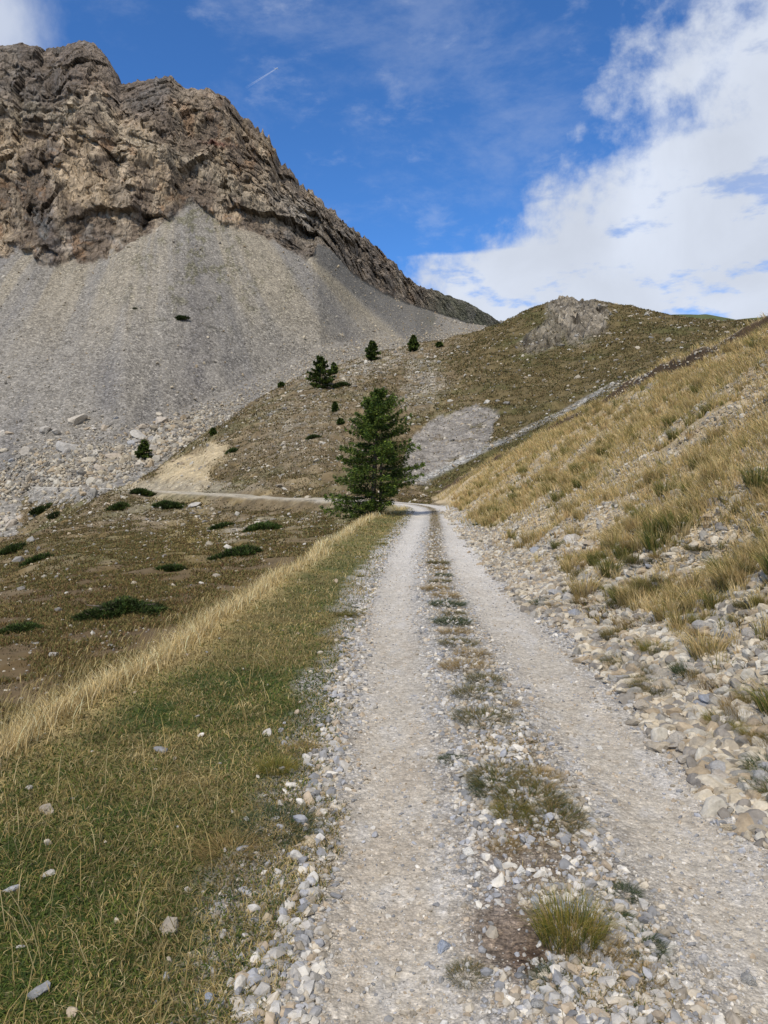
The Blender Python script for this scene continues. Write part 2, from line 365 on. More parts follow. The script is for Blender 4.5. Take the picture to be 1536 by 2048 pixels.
M_CLIFF = cliff_mat()
def plant_mat(name, trans=0.25, rough=0.7):
    m, nt = newmat(name); L = nt.links.new
    a = N(nt, 'ShaderNodeAttribute', attribute_name='Col').outputs['Color']
    p = N(nt, 'ShaderNodeBsdfPrincipled'); p.inputs['Roughness'].default_value = rough; p.inputs['Specular IOR Level'].default_value = 0.2
    L(a, p.inputs['Base Color']); t = N(nt, 'ShaderNodeBsdfTranslucent'); L(a, t.inputs[0])
    mx = N(nt, 'ShaderNodeMixShader'); mx.inputs[0].default_value = trans; L(p.outputs[0], mx.inputs[1]); L(t.outputs[0], mx.inputs[2])
    o = N(nt, 'ShaderNodeOutputMaterial'); L(mx.outputs[0], o.inputs[0]); return m
M_GRASS = plant_mat('grass_blades', 0.3); M_NEEDLE = plant_mat('conifer_needles', 0.15)
def stone_mat(name, attr=True, tint=None, scale=30.0):
    m, nt = newmat(name); L = nt.links.new
    if attr: a = N(nt, 'ShaderNodeAttribute', attribute_name='Col').outputs['Color']
    else:
        oi = N(nt, 'ShaderNodeObjectInfo'); cr = N(nt, 'ShaderNodeValToRGB'); L(oi.outputs['Random'], cr.inputs[0])
        e = cr.color_ramp.elements; e[0].color = (*lin(150,146,140), 1); e[1].color = (*lin(186,180,170), 1)
        for p_, c_ in ((0.3, lin(172,162,146)), (0.5, lin(142,144,148)), (0.65, lin(178,168,150)), (0.8, lin(156,140,118))):
            q = e.new(p_); q.color = (*c_, 1)
        a = cr.outputs[0]
    tc = N(nt, 'ShaderNodeNewGeometry').outputs['Position'] if attr else N(nt, 'ShaderNodeTexCoord').outputs['Object']
    nz = N(nt, 'ShaderNodeTexNoise'); nz.inputs['Scale'].default_value = scale; nz.inputs['Detail'].default_value = 5; nz.inputs['Roughness'].default_value = 0.65; L(tc, nz.inputs['Vector'])
    out = mulcol(nt, a, mr(nt, nz.outputs[0], 0.3, 0.7, 0.75, 1.2))
    b = N(nt, 'ShaderNodeBump'); b.inputs['Strength'].default_value = 0.5; b.inputs['Distance'].default_value = 0.4/scale; L(nz.outputs[0], b.inputs['Height'])
    p = N(nt, 'ShaderNodeBsdfPrincipled'); p.inputs['Roughness'].default_value = 0.9; p.inputs['Specular IOR Level'].default_value = 0.2
    L(out, p.inputs['Base Color']); L(b.outputs[0], p.inputs['Normal'])
    o = N(nt, 'ShaderNodeOutputMaterial'); L(p.outputs[0], o.inputs[0]); return m
M_STONE = stone_mat('loose_stones'); M_ROCK = stone_mat('limestone', False, scale=6.0); M_BOULDER = stone_mat('boulder_limestone', False, scale=3.0)
def simple_mat(name, c1, c2, scale, rough=0.9, stretch=(1,1,1)):
    m, nt = newmat(name); L = nt.links.new
    tc = N(nt, 'ShaderNodeTexCoord').outputs['Object']; mp = N(nt, 'ShaderNodeMapping'); mp.inputs['Scale'].default_value = stretch; L(tc, mp.inputs[0])
    nz = N(nt, 'ShaderNodeTexNoise'); nz.inputs['Scale'].default_value = scale; nz.inputs['Detail'].default_value = 5; L(mp.outputs[0], nz.inputs['Vector'])
    cr = N(nt, 'ShaderNodeValToRGB'); cr.color_ramp.elements[0].position = 0.35; cr.color_ramp.elements[1].position = 0.65
    cr.color_ramp.elements[0].color = (*c1, 1); cr.color_ramp.elements[1].color = (*c2, 1); L(nz.outputs[0], cr.inputs[0])
    b = N(nt, 'ShaderNodeBump'); b.inputs['Strength'].default_value = 0.6; b.inputs['Distance'].default_value = 0.03; L(nz.outputs[0], b.inputs['Height'])
    p = N(nt, 'ShaderNodeBsdfPrincipled'); p.inputs['Roughness'].default_value = rough; L(cr.outputs[0], p.inputs['Base Color']); L(b.outputs[0], p.inputs['Normal'])
    o = N(nt, 'ShaderNodeOutputMaterial'); L(p.outputs[0], o.inputs[0]); return m
M_BARK = simple_mat('bark', lin(58,48,42), lin(110,98,88), 14, stretch=(1,1,0.25))

# ------------------------------------------------------------------ mesh helpers
def mesh_from(name, V, Fc, mat, colr=None, gravv=None, smooth=False):
    """V (n,3); Fc (m,k) faces of k corners"""
    me = bpy.data.meshes.new(name); k = Fc.shape[1]
    me.vertices.add(len(V)); me.vertices.foreach_set('co', np.ascontiguousarray(V, np.float32).ravel())
    me.loops.add(Fc.size); me.loops.foreach_set('vertex_index', np.ascontiguousarray(Fc, np.int32).ravel())
    me.polygons.add(len(Fc)); me.polygons.foreach_set('loop_start', np.arange(0, Fc.size, k, dtype=np.int32))
    me.polygons.foreach_set('loop_total', np.full(len(Fc), k, np.int32))
    me.polygons.foreach_set('use_smooth', np.full(len(Fc), smooth))
    if colr is not None:
        a = me.color_attributes.new('Col', 'FLOAT_COLOR', 'POINT')
        a.data.foreach_set('color', np.concatenate([np.clip(colr, 0, 1), np.ones((len(V), 1))], 1).astype(np.float32).ravel())
    if gravv is not None:
        a = me.attributes.new('Grav', 'FLOAT', 'POINT'); a.data.foreach_set('value', gravv.astype(np.float32))
    me.update(calc_edges=True); me.materials.append(mat); return me
def link(name, me, parent=None, loc=None):
    o = bpy.data.objects.new(name, me); C.objects.link(o)
    if parent is not None: o.parent = parent
    if loc is not None: o.location = loc
    return o
def tag(o, label, cat, group=None, kind=None):
    if label: o['label'] = label
    if cat: o['category'] = cat
    if group: o['group'] = group
    if kind: o['kind'] = kind
    return o
def empty(name, loc): 
    o = bpy.data.objects.new(name, None); o.empty_display_size = 0.2; C.objects.link(o); o.location = loc; return o
def grid_faces(nr, nc):
    i = np.arange(nr*nc).reshape(nr, nc)
    return np.stack([i[:-1,:-1], i[:-1,1:], i[1:,1:], i[1:,:-1]], -1).reshape(-1, 4)
def sub_mesh(name, V, Fc, sel, mat, colr, gravv, label):
    Fs = Fc[sel]; idx, inv = np.unique(Fs, return_inverse=True)
    me = mesh_from(name, V[idx], inv.reshape(-1, 4), mat, colr[idx], gravv[idx], True)
    o = link(name, me); o['kind'] = 'structure'; o['label'] = label; return o

GV = np.stack([X, Y, H], -1).reshape(-1, 3); GF = grid_faces(NV, NU); GC = col.reshape(-1, 3); GG = grav.ravel()
fr, fY, fb, farc = rd.ravel()[GF[:,0]], Y.ravel()[GF[:,0]], bk.ravel()[GF[:,0]], arcp.ravel()[GF[:,0]]
roadf = (fr < 1.25) & (farc < 56); trackf = (fr < 1.5) & (farc >= 56); bankf = (fb > 0.5) & ~roadf; patf = (patch.ravel()[GF[:,0]] > 0.5) & ~bankf & ~roadf
rockf = (rock.ravel()[GF[:,0]] > 0.3) & ~bankf
sub_mesh('rock_outcrop', GV, GF, rockf, M_CLIFF, GC, GG, 'grey rock outcrop on top of the knoll')
hillf = (fY > 48) & ~roadf & ~trackf & ~bankf & ~patf & ~rockf; rest = ~(roadf | trackf | bankf | hillf | patf | rockf)
sub_mesh('dirt_road', GV, GF, roadf, M_NEAR, GC, GG, 'pale two-track gravel road running up the valley')
sub_mesh('hill_track', GV, GF, trackf, M_HILL, GC, GG, 'thin pale track contouring the far slope')
sub_mesh('bank', GV, GF, bankf, M_NEAR, GC, GG, 'stony grassy bank rising right of the road')
sub_mesh('scree_patch', GV, GF, patf, M_HILL, GC, GG, 'grey scree patch on the knoll behind the tree')
sub_mesh('hillside', GV, GF, hillf, M_HILL, GC, GG, 'brown hillside with rounded knoll and rock outcrop')
sub_mesh('ground', GV, GF, rest, M_NEAR, GC, GG, 'grassy shoulder and valley side left of the road')
print('terrain', time.time()-T0)

# ------------------------------------------------------------------ mountain
def pl(pts, xs, k): p = np.array(pts, float); return np.interp(xs, p[:,0], p[:,k])
xs = np.concatenate([np.linspace(-900, -20, 180, endpoint=False), np.arange(-20, 1160, 1.7)]); NX = len(xs)
LINES = [
 [(-900,1250,95),(0,1175,95),(250,1060,112),(450,960,160),(640,840,225),(830,790,270),(1000,760,330),(1160,760,450)],
 [(-900,1040,150),(0,1003,138),(250,955,150),(450,845,195),(640,735,255),(830,692,330),(1000,668,500),(1160,700,700)],
 [(-900,930,205),(0,895,182),(250,860,190),(450,785,230),(640,690,290),(830,662,390),(1000,660,640),(1160,700,900)],
 [(-900,460,350),(-200,500,320),(0,512,310),(60,525,305),(120,545,300),(170,541,300),(210,522,302),(250,482,310),(310,462,318),(345,440,325),(358,418,338),(374,404,345),(430,436,345),(480,462,345),(560,498,345),(612,527,345),(626,520,350),(634,490,368),(660,500,385),(700,543,405),(760,585,450),(830,612,520),(930,645,700),(1015,659,950),(1160,705,1100)],
 [(-900,40,480),(-200,84,455),(-60,97,440),(0,100,432),(60,97,425),(100,102,422),(140,92,420),(165,87,420),(190,92,420),(205,106,420),(222,126,419),(235,150,418),(246,170,418),(270,171,418),(310,163,420),(345,159,421),(358,172,423),(372,184,425),(400,184,428),(420,185,430),(450,196,435),(470,215,440),(486,240,443),(505,248,447),(522,265,450),(540,277,454),(549,300,457),(560,330,460),(580,342,463),(600,372,466),(640,405,480),(690,447,498),(720,470,512),(760,500,530),(790,527,548),(815,555,575),(832,573,600),(870,583,680),(930,604,800),(975,628,900),(1015,656,1000),(1160,710,1150)]]
rows = [18, 70, 200, 300, 60]      # last one drops away behind the skyline
def lz(k): Yk, dk = pl(LINES[k], xs, 1), pl(LINES[k], xs, 2); return dk, EYE+dk*(HY-Yk)/F
Ls = [lz(k) for k in range(5)]
Ls.append((Ls[4][0]+120, Ls[4][1]-90))
segs = []; par = []
for k in range(5):
    t = np.linspace(0, 1, rows[k], endpoint=(k == 4))[:,None]
    (da, za), (db, zb) = Ls[k], Ls[k+1]
    segs.append(np.stack([da*(1-t)+db*t, za*(1-t)+zb*t], -1)); par.append(k+t*np.ones(NX))
Rz = np.concatenate(segs); par = np.concatenate(par)
Dm, Zm = Rz[...,0], Rz[...,1]; Xm = (xs-CX)/F*Dm
# profile: scree slightly concave, cliff stepped in ledges
k3 = np.clip(par-3, 0, 1)*(par < 4)
MPX = np.repeat(xs[None,:], len(Dm), 0); MPY = HY-F*(Zm-EYE)/Dm
bw = fbm(MPX*0.02, MPY*0.02, o=4, s=200)*0.07+fbm(MPX*0.09, MPY*0.09, o=3, s=201)*0.03
cl = sm(2.985, 3.03, par+bw*sm(2.5, 3, par))
cl = cl*(1-0.0*cl)
# far right tail of the ridge: turf-covered
tail = sm(830, 900, MPX)
wx, wy, wz = Xm/60, Dm/60, Zm/60
warp = fbm(wx*0.8, wy*0.8, wz*0.8, o=3, s=210)
r1 = fbm(Xm/42+warp, Dm/70, Zm/75, o=6, s=220, ridged=True, g=0.55)
r2 = fbm(Xm/13+warp*2, Dm/18, Zm/40, o=4, s=230, ridged=True, g=0.55)
c1, c2, ci = worley(Xm/11+warp*1.5, Dm/11, Zm/19+warp, s=240)
c3, c4, cj = worley(Xm/4.5, Dm/4.5, Zm/6.5, s=250)
strat = Zm/15+warp*4.5+0.8*fbm(Xm/35, Dm/60, Zm/40, o=3, s=249)+Xm*0.012; ss = strat-np.floor(strat)
# near the skyline thin out the big amplitude so the outline stays put but jagged
amp = cl*np.sin(np.clip(k3, 0, 1)*math.pi*0.86+0.25)**0.6
amp = np.where(par >= 4, np.clip(1-(par-4), 0, 1)*0.37, np.nan_to_num(amp))
fa = facets(Xm/22+warp, Dm/30, Zm/55+warp, s=245); fb_ = facets(Xm/8+warp, Dm/10, Zm/20, s=246); fc = facets(Xm/3.6, Dm/4, Zm/7, s=247)
gly = fbm(Xm/26+warp*0.9+Zm/140, Dm*0+7, Zm/160, o=4, s=253, ridged=True)
strat2 = Zm/4.6+warp*4+Xm*0.03; s2_ = strat2-np.floor(strat2)
fl = fbm(Xm/10+warp*1.2, Dm*0+3, Zm/90, o=4, s=248, ridged=True)
disp = amp*(5.0*r1 + 5.5*gly*sm(0.1,0.5,k3+0*gly) + 1.0*r2 + 7.0*fa + 2.9*fb_ + 1.3*fc + 3.6*fl*sm(300, 560, MPX) + 1.8*fl + (0.3+1.5*sm(0.1,0.5,r1))*sm(0, 0.12, ss)*sm(1, 0.5, ss)+0.25*sm(0, 0.15, s2_)*sm(1, 0.5, s2_))
disp = disp*(1-0.5*tail)
Dm2 = Dm-disp*1.0; Xm2 = Xm+amp*1.5*(cj-0.5)
Zm2 = Zm + amp*(1.8*(ci-0.5)+1.0*r2)*(1-0.3*tail)
# spiky pinnacles along the skyline
sky = np.exp(-((par-4)/0.05)**2)
spk = fbm(xs*0.09, xs*0+1, o=4, s=260, ridged=True)
sp = np.interp(xs, [0,160,250,470,520,700,830,1000], [0.6,0.8,0.8,1.0,4.0,4.0,1.2,0.8])
Zm2 = Zm2 + sky*(spk*sp)[None,:]
# scree relief
sc = (1-cl)*(par > 0.5)
fan = (MPX-340)/np.maximum(MPY-150, 60)
gulr = fbm(fan*14, MPY*0.004, o=4, s=270)
Dm2 = Dm2 - sc*(fbm(Xm/30, Dm/30, Zm/60, o=5, s=271)*2.6 + gulr*1.3*sm(1.2, 2.2, par)) - sc*fbm(Xm/2.5, Dm/2.5, Zm/2.5, o=3, s=272)*0.7
# the second scree chute sits in a shallow gully behind the first
# level the track where it crosses the scree
rdm_, rom_, ram_ = road_dist(Xm2, Dm2)
near = rdm_ < 40
tl = EYE*0+0.25
Zc = np.clip(Zm2, tl-0.8*np.maximum(0, rdm_-2.2), tl+0.8*np.maximum(0, rdm_-2.2))
wzc = sm(34, 20, rdm_)*(MPX < 330)*(par < 2.6)
Zm2 = Zm2*(1-wzc)+Zc*wzc
mtrack = sm(2.4, 1.4, rdm_)*(MPX < 330)*(par < 2.6)
MV = np.stack([Xm2, Dm2, Zm2], -1)
MPY2 = HY-F*(Zm2-EYE)/Dm2
# colours
m1 = fbm(MPX*0.01, MPY*0.01, o=5, s=280); m2 = fbm(MPX*0.05, MPY*0.05, o=4, s=281); m3 = fbm(MPX*0.25, MPY*0.25, o=3, s=283)
ccol = np.zeros(Xm.shape+(3,))+lin(116,101,84)
ccol = mixc(ccol, lin(158,138,108), sm(0.0, 0.45, m1+0.35*m2+0.25*(ci-0.5)))
ccol = mixc(ccol, lin(84,78,74), sm(0.05, 0.5, -m1+0.5*m2))
ccol = mixc(ccol, lin(138,106,72), sm(0.25, 0.6, m2+0.6*fbm(MPX*0.012, MPY*0.012, o=3, s=282))*0.8)
ccol = mixc(ccol, lin(120,122,120), sm(0.3, 0.6, m2-m1)*0.6)
vst = fbm(MPX*0.045, MPY*0.007, o=4, s=284); ccol = mixc(ccol, lin(96,86,80), sm(0.1,0.5,vst)*0.5); ccol = mixc(ccol, lin(176,160,134), sm(0.15,0.5,-vst)*0.4)
ccol = ccol*np.array([1.12,1.07,1.0])
upper = sm(330, 200, MPY+60*m1+(MPX*-0.0))*sm(700, 500, MPX)
ccol = mixc(ccol, lin(122,108,94), upper*0.6)
band = np.exp(-((MPY-(235+0.0*MPX+np.interp(MPX, [0,150,210,260,420,520,640], [0,0,-15,60,110,190,250]))+22*m2)/16)**2)*sm(720, 600, MPX)
ccol = mixc(ccol, lin(168,152,124), band*0.6)
red = np.exp(-(((MPX-438)/26)**2+((MPY-296-(MPX-438)*0.25)/6)**2)); ccol = mixc(ccol, lin(120,62,48), red*0.9)
rightc = sm(520, 620, MPX); 
ccol = mixc(ccol, lin(128,116,102), rightc*0.6)
pale = np.exp(-(((MPX-598)/48)**2+((MPY-430-(MPX-598)*0.65)/26)**2)); ccol = mixc(ccol, lin(168,158,142), pale*0.7)
grey = ccol.mean(-1, keepdims=True); ccol = ccol*0.72+grey*0.28*np.array([1.02,1.0,0.97])
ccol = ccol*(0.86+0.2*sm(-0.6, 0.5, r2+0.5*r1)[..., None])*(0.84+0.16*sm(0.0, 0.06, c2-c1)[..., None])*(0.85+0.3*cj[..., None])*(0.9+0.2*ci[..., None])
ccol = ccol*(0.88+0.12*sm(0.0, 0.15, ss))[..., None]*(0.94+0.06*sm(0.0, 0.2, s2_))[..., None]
lay = fbm(strat*0.9, Xm*0.004, o=4, s=285); ccol = ccol*(1+0.2*lay)[..., None]
ccol = mixc(ccol, lin(100,102,84), tail*0.8); ccol = mixc(ccol, lin(128,124,112), tail*sm(0.1, 0.4, m2)*0.7)
scol2 = np.zeros(Xm.shape+(3,))+lin(138,132,122)
st1 = fbm(fan*9, MPY*0.002, o=5, s=290); st2 = fbm(fan*30, MPY*0.004+3, o=4, s=291)
scol2 = mixc(scol2, lin(154,143,122), sm(0.05, 0.4, st1+0.25*st2)*sm(760, 560, MPY)*0.58)
scol2 = mixc(scol2, lin(122,118,113), sm(0.05, 0.45, -st1+0.25*st2)*0.7)
dark = np.exp(-(((MPX-(395-(MPY-640)*0.03))/(34+0.05*np.maximum(0, MPY-560)))**2))*sm(470, 600, MPY)*sm(860, 760, MPY)
scol2 = mixc(scol2, lin(104,100,98), dark*(0.5+0.3*m2))
dark2 = np.exp(-((MPX-215)/28)**2)*sm(680, 760, MPY)*sm(860, 800, MPY); scol2 = mixc(scol2, lin(102,99,97), dark2*0.6)
seam = np.exp(-((MPY-(530+(MPX-622)*0.86))/9)**2)*sm(600, 640, MPX)*sm(860, 760, MPX)
scol2 = mixc(scol2, lin(152,142,122), seam*0.6)
beyond = sm(0, 14, (MPX-630)-(MPY-528)*1.16)*sm(900, 850, MPX)
scol2 = mixc(scol2, lin(106,103,98), beyond*(1-seam)*0.75)
greenish = sm(0.25, 0.5, m2+0.4*m3)*sm(700, 560, MPY)*np.exp(-((MPX-400)/160)**2); scol2 = mixc(scol2, lin(110,106,78), greenish*0.6)
low = sm(1.9, 1.2, par)*sm(600, 300, MPX); scol2 = mixc(scol2, lin(156,150,138), low*0.6*sm(-0.3, 0.3, m2))
scol2 = mixc(scol2, lin(186,180,166), mtrack*0.9)
turf = tail*sm(0.0, 0.4, m2+m1)*(par > 2.2); scol2 = mixc(scol2, lin(96,92,62), turf*0.6)
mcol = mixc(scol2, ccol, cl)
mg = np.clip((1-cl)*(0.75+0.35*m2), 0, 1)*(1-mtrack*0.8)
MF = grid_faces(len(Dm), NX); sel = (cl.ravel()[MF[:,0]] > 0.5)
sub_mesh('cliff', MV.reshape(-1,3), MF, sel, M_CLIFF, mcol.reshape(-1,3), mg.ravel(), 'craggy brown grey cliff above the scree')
sub_mesh('scree_slope', MV.reshape(-1,3), MF, ~sel, M_SCREE, mcol.reshape(-1,3), mg.ravel(), 'grey scree slope fanning below the cliff')
def mpick(px, py):
    j = int(np.argmin(np.abs(xs-px))); c = MPY2[:rows[0]+rows[1]+rows[2], j]
    k = np.argmax(c <= py); return MV[k, j].copy()
# far hill behind the knoll, right
fxs = np.linspace(1100, 2100, 200); fy = np.interp(fxs, [1100,1200,1330,1400,1460,1700,2100], [760,690,634,632,643,620,600])
t = np.linspace(0, 1, 30)[:,None]; dF = 420+t*90+0*fxs; zt = EYE+510*(HY-fy)/F
ZF = (zt-70)+70*np.sin(t*math.pi/2)+fbm((fxs*0.02)[None,:]+0*t, t*6+0*fxs, o=4, s=300)*1.0
FV = np.stack([(fxs-CX)/F*510+0*t, dF, ZF], -1).reshape(-1,3)
sub_mesh('far_hill', FV, grid_faces(30, 200), np.ones(29*199, bool), M_HILL, np.zeros((6000,3))+lin(82,88,56), np.zeros(6000)+0.2, 'dark green hill behind the knoll')
# wide ground apron to the horizon, under everything else
ag = np.array([(-9000,-3000,-14),(9000,-3000,-14),(9000,14000,-14),(-9000,14000,-14)], float)
me = mesh_from('plain', ag, np.array([[0,1,2,3]]), M_HILL, np.zeros((4,3))+BROWN, np.zeros(4)+0.2); o = link('plain', me); o['kind'] = 'structure'
print('mountain', time.time()-T0)

# ------------------------------------------------------------------ stones
def ico(level):
    import bmesh
    bm = bmesh.new(); bmesh.ops.create_icosphere(bm, subdivisions=level, radius=1)
    V = np.array([v.co[:] for v in bm.verts]); Fc = np.array([[v.index for v in f.verts] for f in bm.faces]); bm.free(); return V, Fc
def stone_variants(level, k, seed):
    V, Fc = ico(level); r = np.random.default_rng(seed); out = []
    for i in range(k):
        W_ = V.copy()
        for c in range(r.integers(7, 11)):       # chop with random planes for angular facets
            nrm = r.normal(size=3); nrm /= np.linalg.norm(nrm); h = r.uniform(0.45, 0.8)
            dt = W_@nrm; over = np.maximum(0, dt-h); W_ = W_-over[:,None]*nrm*0.95
        W_ = W_*(1+0.045*r.normal(size=(len(V),1))*(0.4 if level > 2 else 1))
        W_ = W_*np.array([r.uniform(1.0,1.45), r.uniform(0.75,1.1), r.uniform(0.5,0.9)])
        W_[:,2] += 0; out.append(W_)
    return np.array(out), Fc
SV1, SF1 = stone_variants(1, 16, 3); SV2, SF2 = stone_variants(2, 16, 4)
def rotm(n, r, tilt=0.5):
    a = r.uniform(0, 2*math.pi, n); b = r.normal(0, tilt, n); c = r.normal(0, tilt, n)
    ca, sa, cb, sb, cc, sc_ = np.cos(a), np.sin(a), np.cos(b), np.sin(b), np.cos(c), np.sin(c); o, z_ = np.ones(n), np.zeros(n)
    Rz = np.stack([ca,-sa,z_,sa,ca,z_,z_,z_,o], -1).reshape(n,3,3)
    Rx = np.stack([o,z_,z_,z_,cb,-sb,z_,sb,cb], -1).reshape(n,3,3); Ry = np.stack([cc,z_,sc_,z_,o,z_,-sc_,z_,cc], -1).reshape(n,3,3)
    return Ry@Rx@Rz
SCOL = np.array([lin(178,173,164), lin(160,159,159), lin(184,173,154), lin(146,144,141), lin(200,193,180), lin(166,150,128), lin(130,129,128), lin(170,164,154), lin(148,138,122)])
TCOL = np.array([lin(174,161,138), lin(152,141,123), lin(186,174,152), lin(144,138,127), lin(160,143,118), lin(128,121,111), lin(182,174,158)])
def stones(name, x, y, z, size, label, pal=SCOL, lvl=1, smooth=False, sink=0.25, seed=1, cat='stones', bright=None, tilt=0.5):
    r = np.random.default_rng(seed); SV, SF = (SV1, SF1) if lvl == 1 else (SV2, SF2); n_ = len(x)
    v = SV[r.integers(0, len(SV), n_)]; R = rotm(n_, r, tilt)
    v = np.einsum('nij,nkj->nki', R, v)*size[:,None,None]
    v = v + np.stack([x, y, z+size*(0.45-sink*1.0)*0.6], -1)[:,None,:]
    c = pal[r.integers(0, len(pal), n_)]*r.uniform(0.8, 1.12, (n_,1))
    if bright is not None: c = c*bright[:,None]
    nv = SV.shape[1]; Fc = (SF[None]+(np.arange(n_)*nv)[:,None,None]).reshape(-1,3)
    me = mesh_from(name, v.reshape(-1,3), Fc, M_STONE, np.repeat(c, nv, 0), smooth=smooth)
    return tag(link(name, me), label, cat, kind='stuff')
def scatter(n_, d0, d1, u0=-0.62, u1=0.62, power=0.0, seed=0):
    """evenly over azimuth and log distance, so near ground gets more"""
    r = np.random.default_rng(seed); t = r.uniform(0, 1, n_)
    d = np.exp(np.log(d0)+t*(np.log(d1)-np.log(d0))); x = r.uniform(u0, u1, n_)*d
    return x, d, r
def at(x, y, names): return gsample([{'z':H,'ro':ro,'rd':rd,'arc':arcp,'xb':xb,'bk':bk,'ex':ex,'wl':wl,'bn':bn,'lip':lip,'patch':patch,'rock':rock,'gul':gul,'n1':n1,'n2':n2,'grav':grav,'hill':hillm,'earth':earth,'bare':bare,'n5':n5,'n4':n4}[k] for k in names], x, y)
# road gravel
x, y, r = scatter(330000, 1.7, 26, seed=11)
z_, o_, e_, a_, n2_ = at(x, y, ('z','ro','earth','arc','n2'))
pr = 0.08+0.10*(np.abs(o_) > 0.9)
tt = np.exp(-((o_+0.60)/0.30)**4)+np.exp(-((o_-0.74)/0.36)**4)
pr = np.clip(1-0.9*tt-0.25*sm(0.0,0.5,n2_), 0.42, 1)*(o_ > -1.08-0.14*n2_)*(o_ < 1.6+0.12*n2_)*0.85*(1-0.93*np.clip(e_, 0, 1))*(0.55+0.6*sm(-0.5,0.3,n2_))
pr = pr*np.clip(1.0-0.02*y, 0.3, 1)
k = r.uniform(0, 1, len(x)) < pr*0.95
x, y, z_, o_ = x[k], y[k], z_[k], o_[k]
sz = np.clip(0.0031*np.exp(r.normal(0, 0.75, len(x)))*(1+0.33*y), 0.0025, 0.032)*(1+0.25*(np.abs(o_) > 0.85))
tt = np.exp(-((o_+0.60)/0.28)**4)+np.exp(-((o_-0.74)/0.34)**4); sz = sz*(1-0.55*np.clip(tt, 0, 1)); tt_ = np.clip(tt, 0, 1)
stones('gravel', x, y, z_, sz, 'loose pale grey gravel on the dirt road', seed=12, cat='gravel')
# larger cobbles in the road margins and centre
x, y, r = scatter(16000, 1.8, 22, seed=13); z_, o_, e_ = at(x, y, ('z','ro','earth'))
pr = (0.6*np.exp(-((o_+0.98)/0.14)**2)+0.38*np.exp(-((o_-0.08)/0.22)**2)+0.8*np.exp(-((o_-1.36)/0.22)**2))*0.75
k = r.uniform(0, 1, len(x)) < pr*(1-0.9*np.clip(e_,0,1)); x, y, z_ = x[k], y[k], z_[k]
sz = np.clip(0.014*np.exp(r.normal(0, 0.45, len(x)))*(1+0.05*y), 0.009, 0.04)
stones('gravel', x, y, z_, sz, 'coarser pebbles heaped along the edges and middle of the dirt road', lvl=2, seed=14, cat='gravel')
# bank rubble
x, y, r = scatter(150000, 2.6, 40, 0.05, 0.66, seed=15); z_, xb_, bn_, lp_, n2_ = at(x, y, ('z','xb','bn','lip','n2'))
pr = sm(-0.45, -0.1, xb_)*(1-0.55*sm(-0.05,0.2,n2_+0.5*bn_)*(xb_ > 0.1))*(0.10+0.85*sm(0.15, -0.25, bn_-0.3*sm(3.0, 1.2, xb_)*sm(22,10,y)+0.10*sm(2.0,3.5,xb_)))*(lp_ < -0.2)
k = r.uniform(0, 1, len(x)) < pr; x, y, z_, xb_ = x[k], y[k], z_[k], xb_[k]
big_ = sm(1.6, 0.2, xb_); sz = np.clip(0.0085*np.exp(r.normal(0, 0.62, len(x)))*(1+0.12*y)*(1+0.75*big_), 0.006, 0.075)
nr_ = sz > 0.0065*y
for q_, lv_, lb_ in ((nr_, 2, 'larger tan and grey limestone rubble at the foot of the right bank'), (~nr_, 1, 'fine tan and grey limestone rubble spread over the right bank')):
    stones('rubble', x[q_], y[q_], z_[q_], sz[q_], lb_, TCOL, lvl=lv_, smooth=False, seed=16+lv_, cat='rubble', sink=0.3); print('rubble', q_.sum())
# shoulder stones
x, y, r = scatter(6000, 2.2, 34, -0.7, 0.1, seed=17); z_, o_, ex_, wl_ = at(x, y, ('z','ro','ex','wl'))
k = (o_ < -1.0) & (ex_ <= 0.1) & (r.uniform(0, 1, len(x)) < 0.03+0.45*sm(-1.5, -1.05, o_)+0.16*sm(10,16,y)); x, y, z_ = x[k], y[k], z_[k]
stones('shoulder_stones', x, y, z_, np.clip(0.016*np.exp(r.normal(0, 0.4, len(x))), 0.01, 0.05), 'white stones lying in the grass of the left shoulder', lvl=2, seed=18, cat='stones', bright=np.full(len(x), 1.0))
# hillside stones
x, y, r = scatter(150000, 9, 300, -0.62, 0.6, seed=19); z_, hm, gr_, pt_, bk_, rd_, ba_ = at(x, y, ('z','hill','grav','patch','bk','rd','bare'))
pr = hm*(0.05+0.04*sm(40,80,y)+0.75*np.clip(gr_-0.15, 0, 1))*(rd_ > 3)*(0.25+0.75*(ba_ < 0.6))
k = r.uniform(0, 1, len(x)) < pr; x, y, z_, pt_ = x[k], y[k], z_[k], pt_[k]
sz = np.clip(0.00155*y*np.exp(r.normal(0, 0.5, len(x))), 0.03, 1.2)*(1-0.3*pt_)
stones('hillside_stones', x, y, z_, sz, 'pale limestone stones dotted over the brown hillside', TCOL*np.array([0.98,1.0,1.04]), seed=20, cat='stones', bright=np.full(len(x), 0.95), sink=0.4)
# scree blocks
jj = rng.integers(180, NX-60, 26000); kk = np.clip(np.where(rng.uniform(0,1,26000) < 0.35, rng.uniform(2, 70, 26000), rng.uniform(20, 290, 26000)), 2, 287).astype(int)
lowp = sm(150, 40, kk.astype(float))
keep = (rng.uniform(0, 1, 26000) < 0.25+0.75*lowp) & (cl[kk, jj] < 0.2) & (mtrack[kk, jj] < 0.1)
jj, kk = jj[keep], kk[keep]; pv_ = MV[kk, jj]
sz = np.clip(0.0014*pv_[:,1]*np.exp(rng.normal(0, 0.5, len(jj)))*(0.45+1.1*sm(120, 30, kk.astype(float))*sm(520, 330, xs[jj])), 0.12, 1.6)
stones('scree_stones', pv_[:,0]+rng.uniform(-1,1,len(jj)), pv_[:,1]-0.3, pv_[:,2], sz, 'angular grey stones littering the scree slope', TCOL*0.93, seed=21, cat='stones', sink=0.2, tilt=1.2)
print('stones', time.time()-T0)

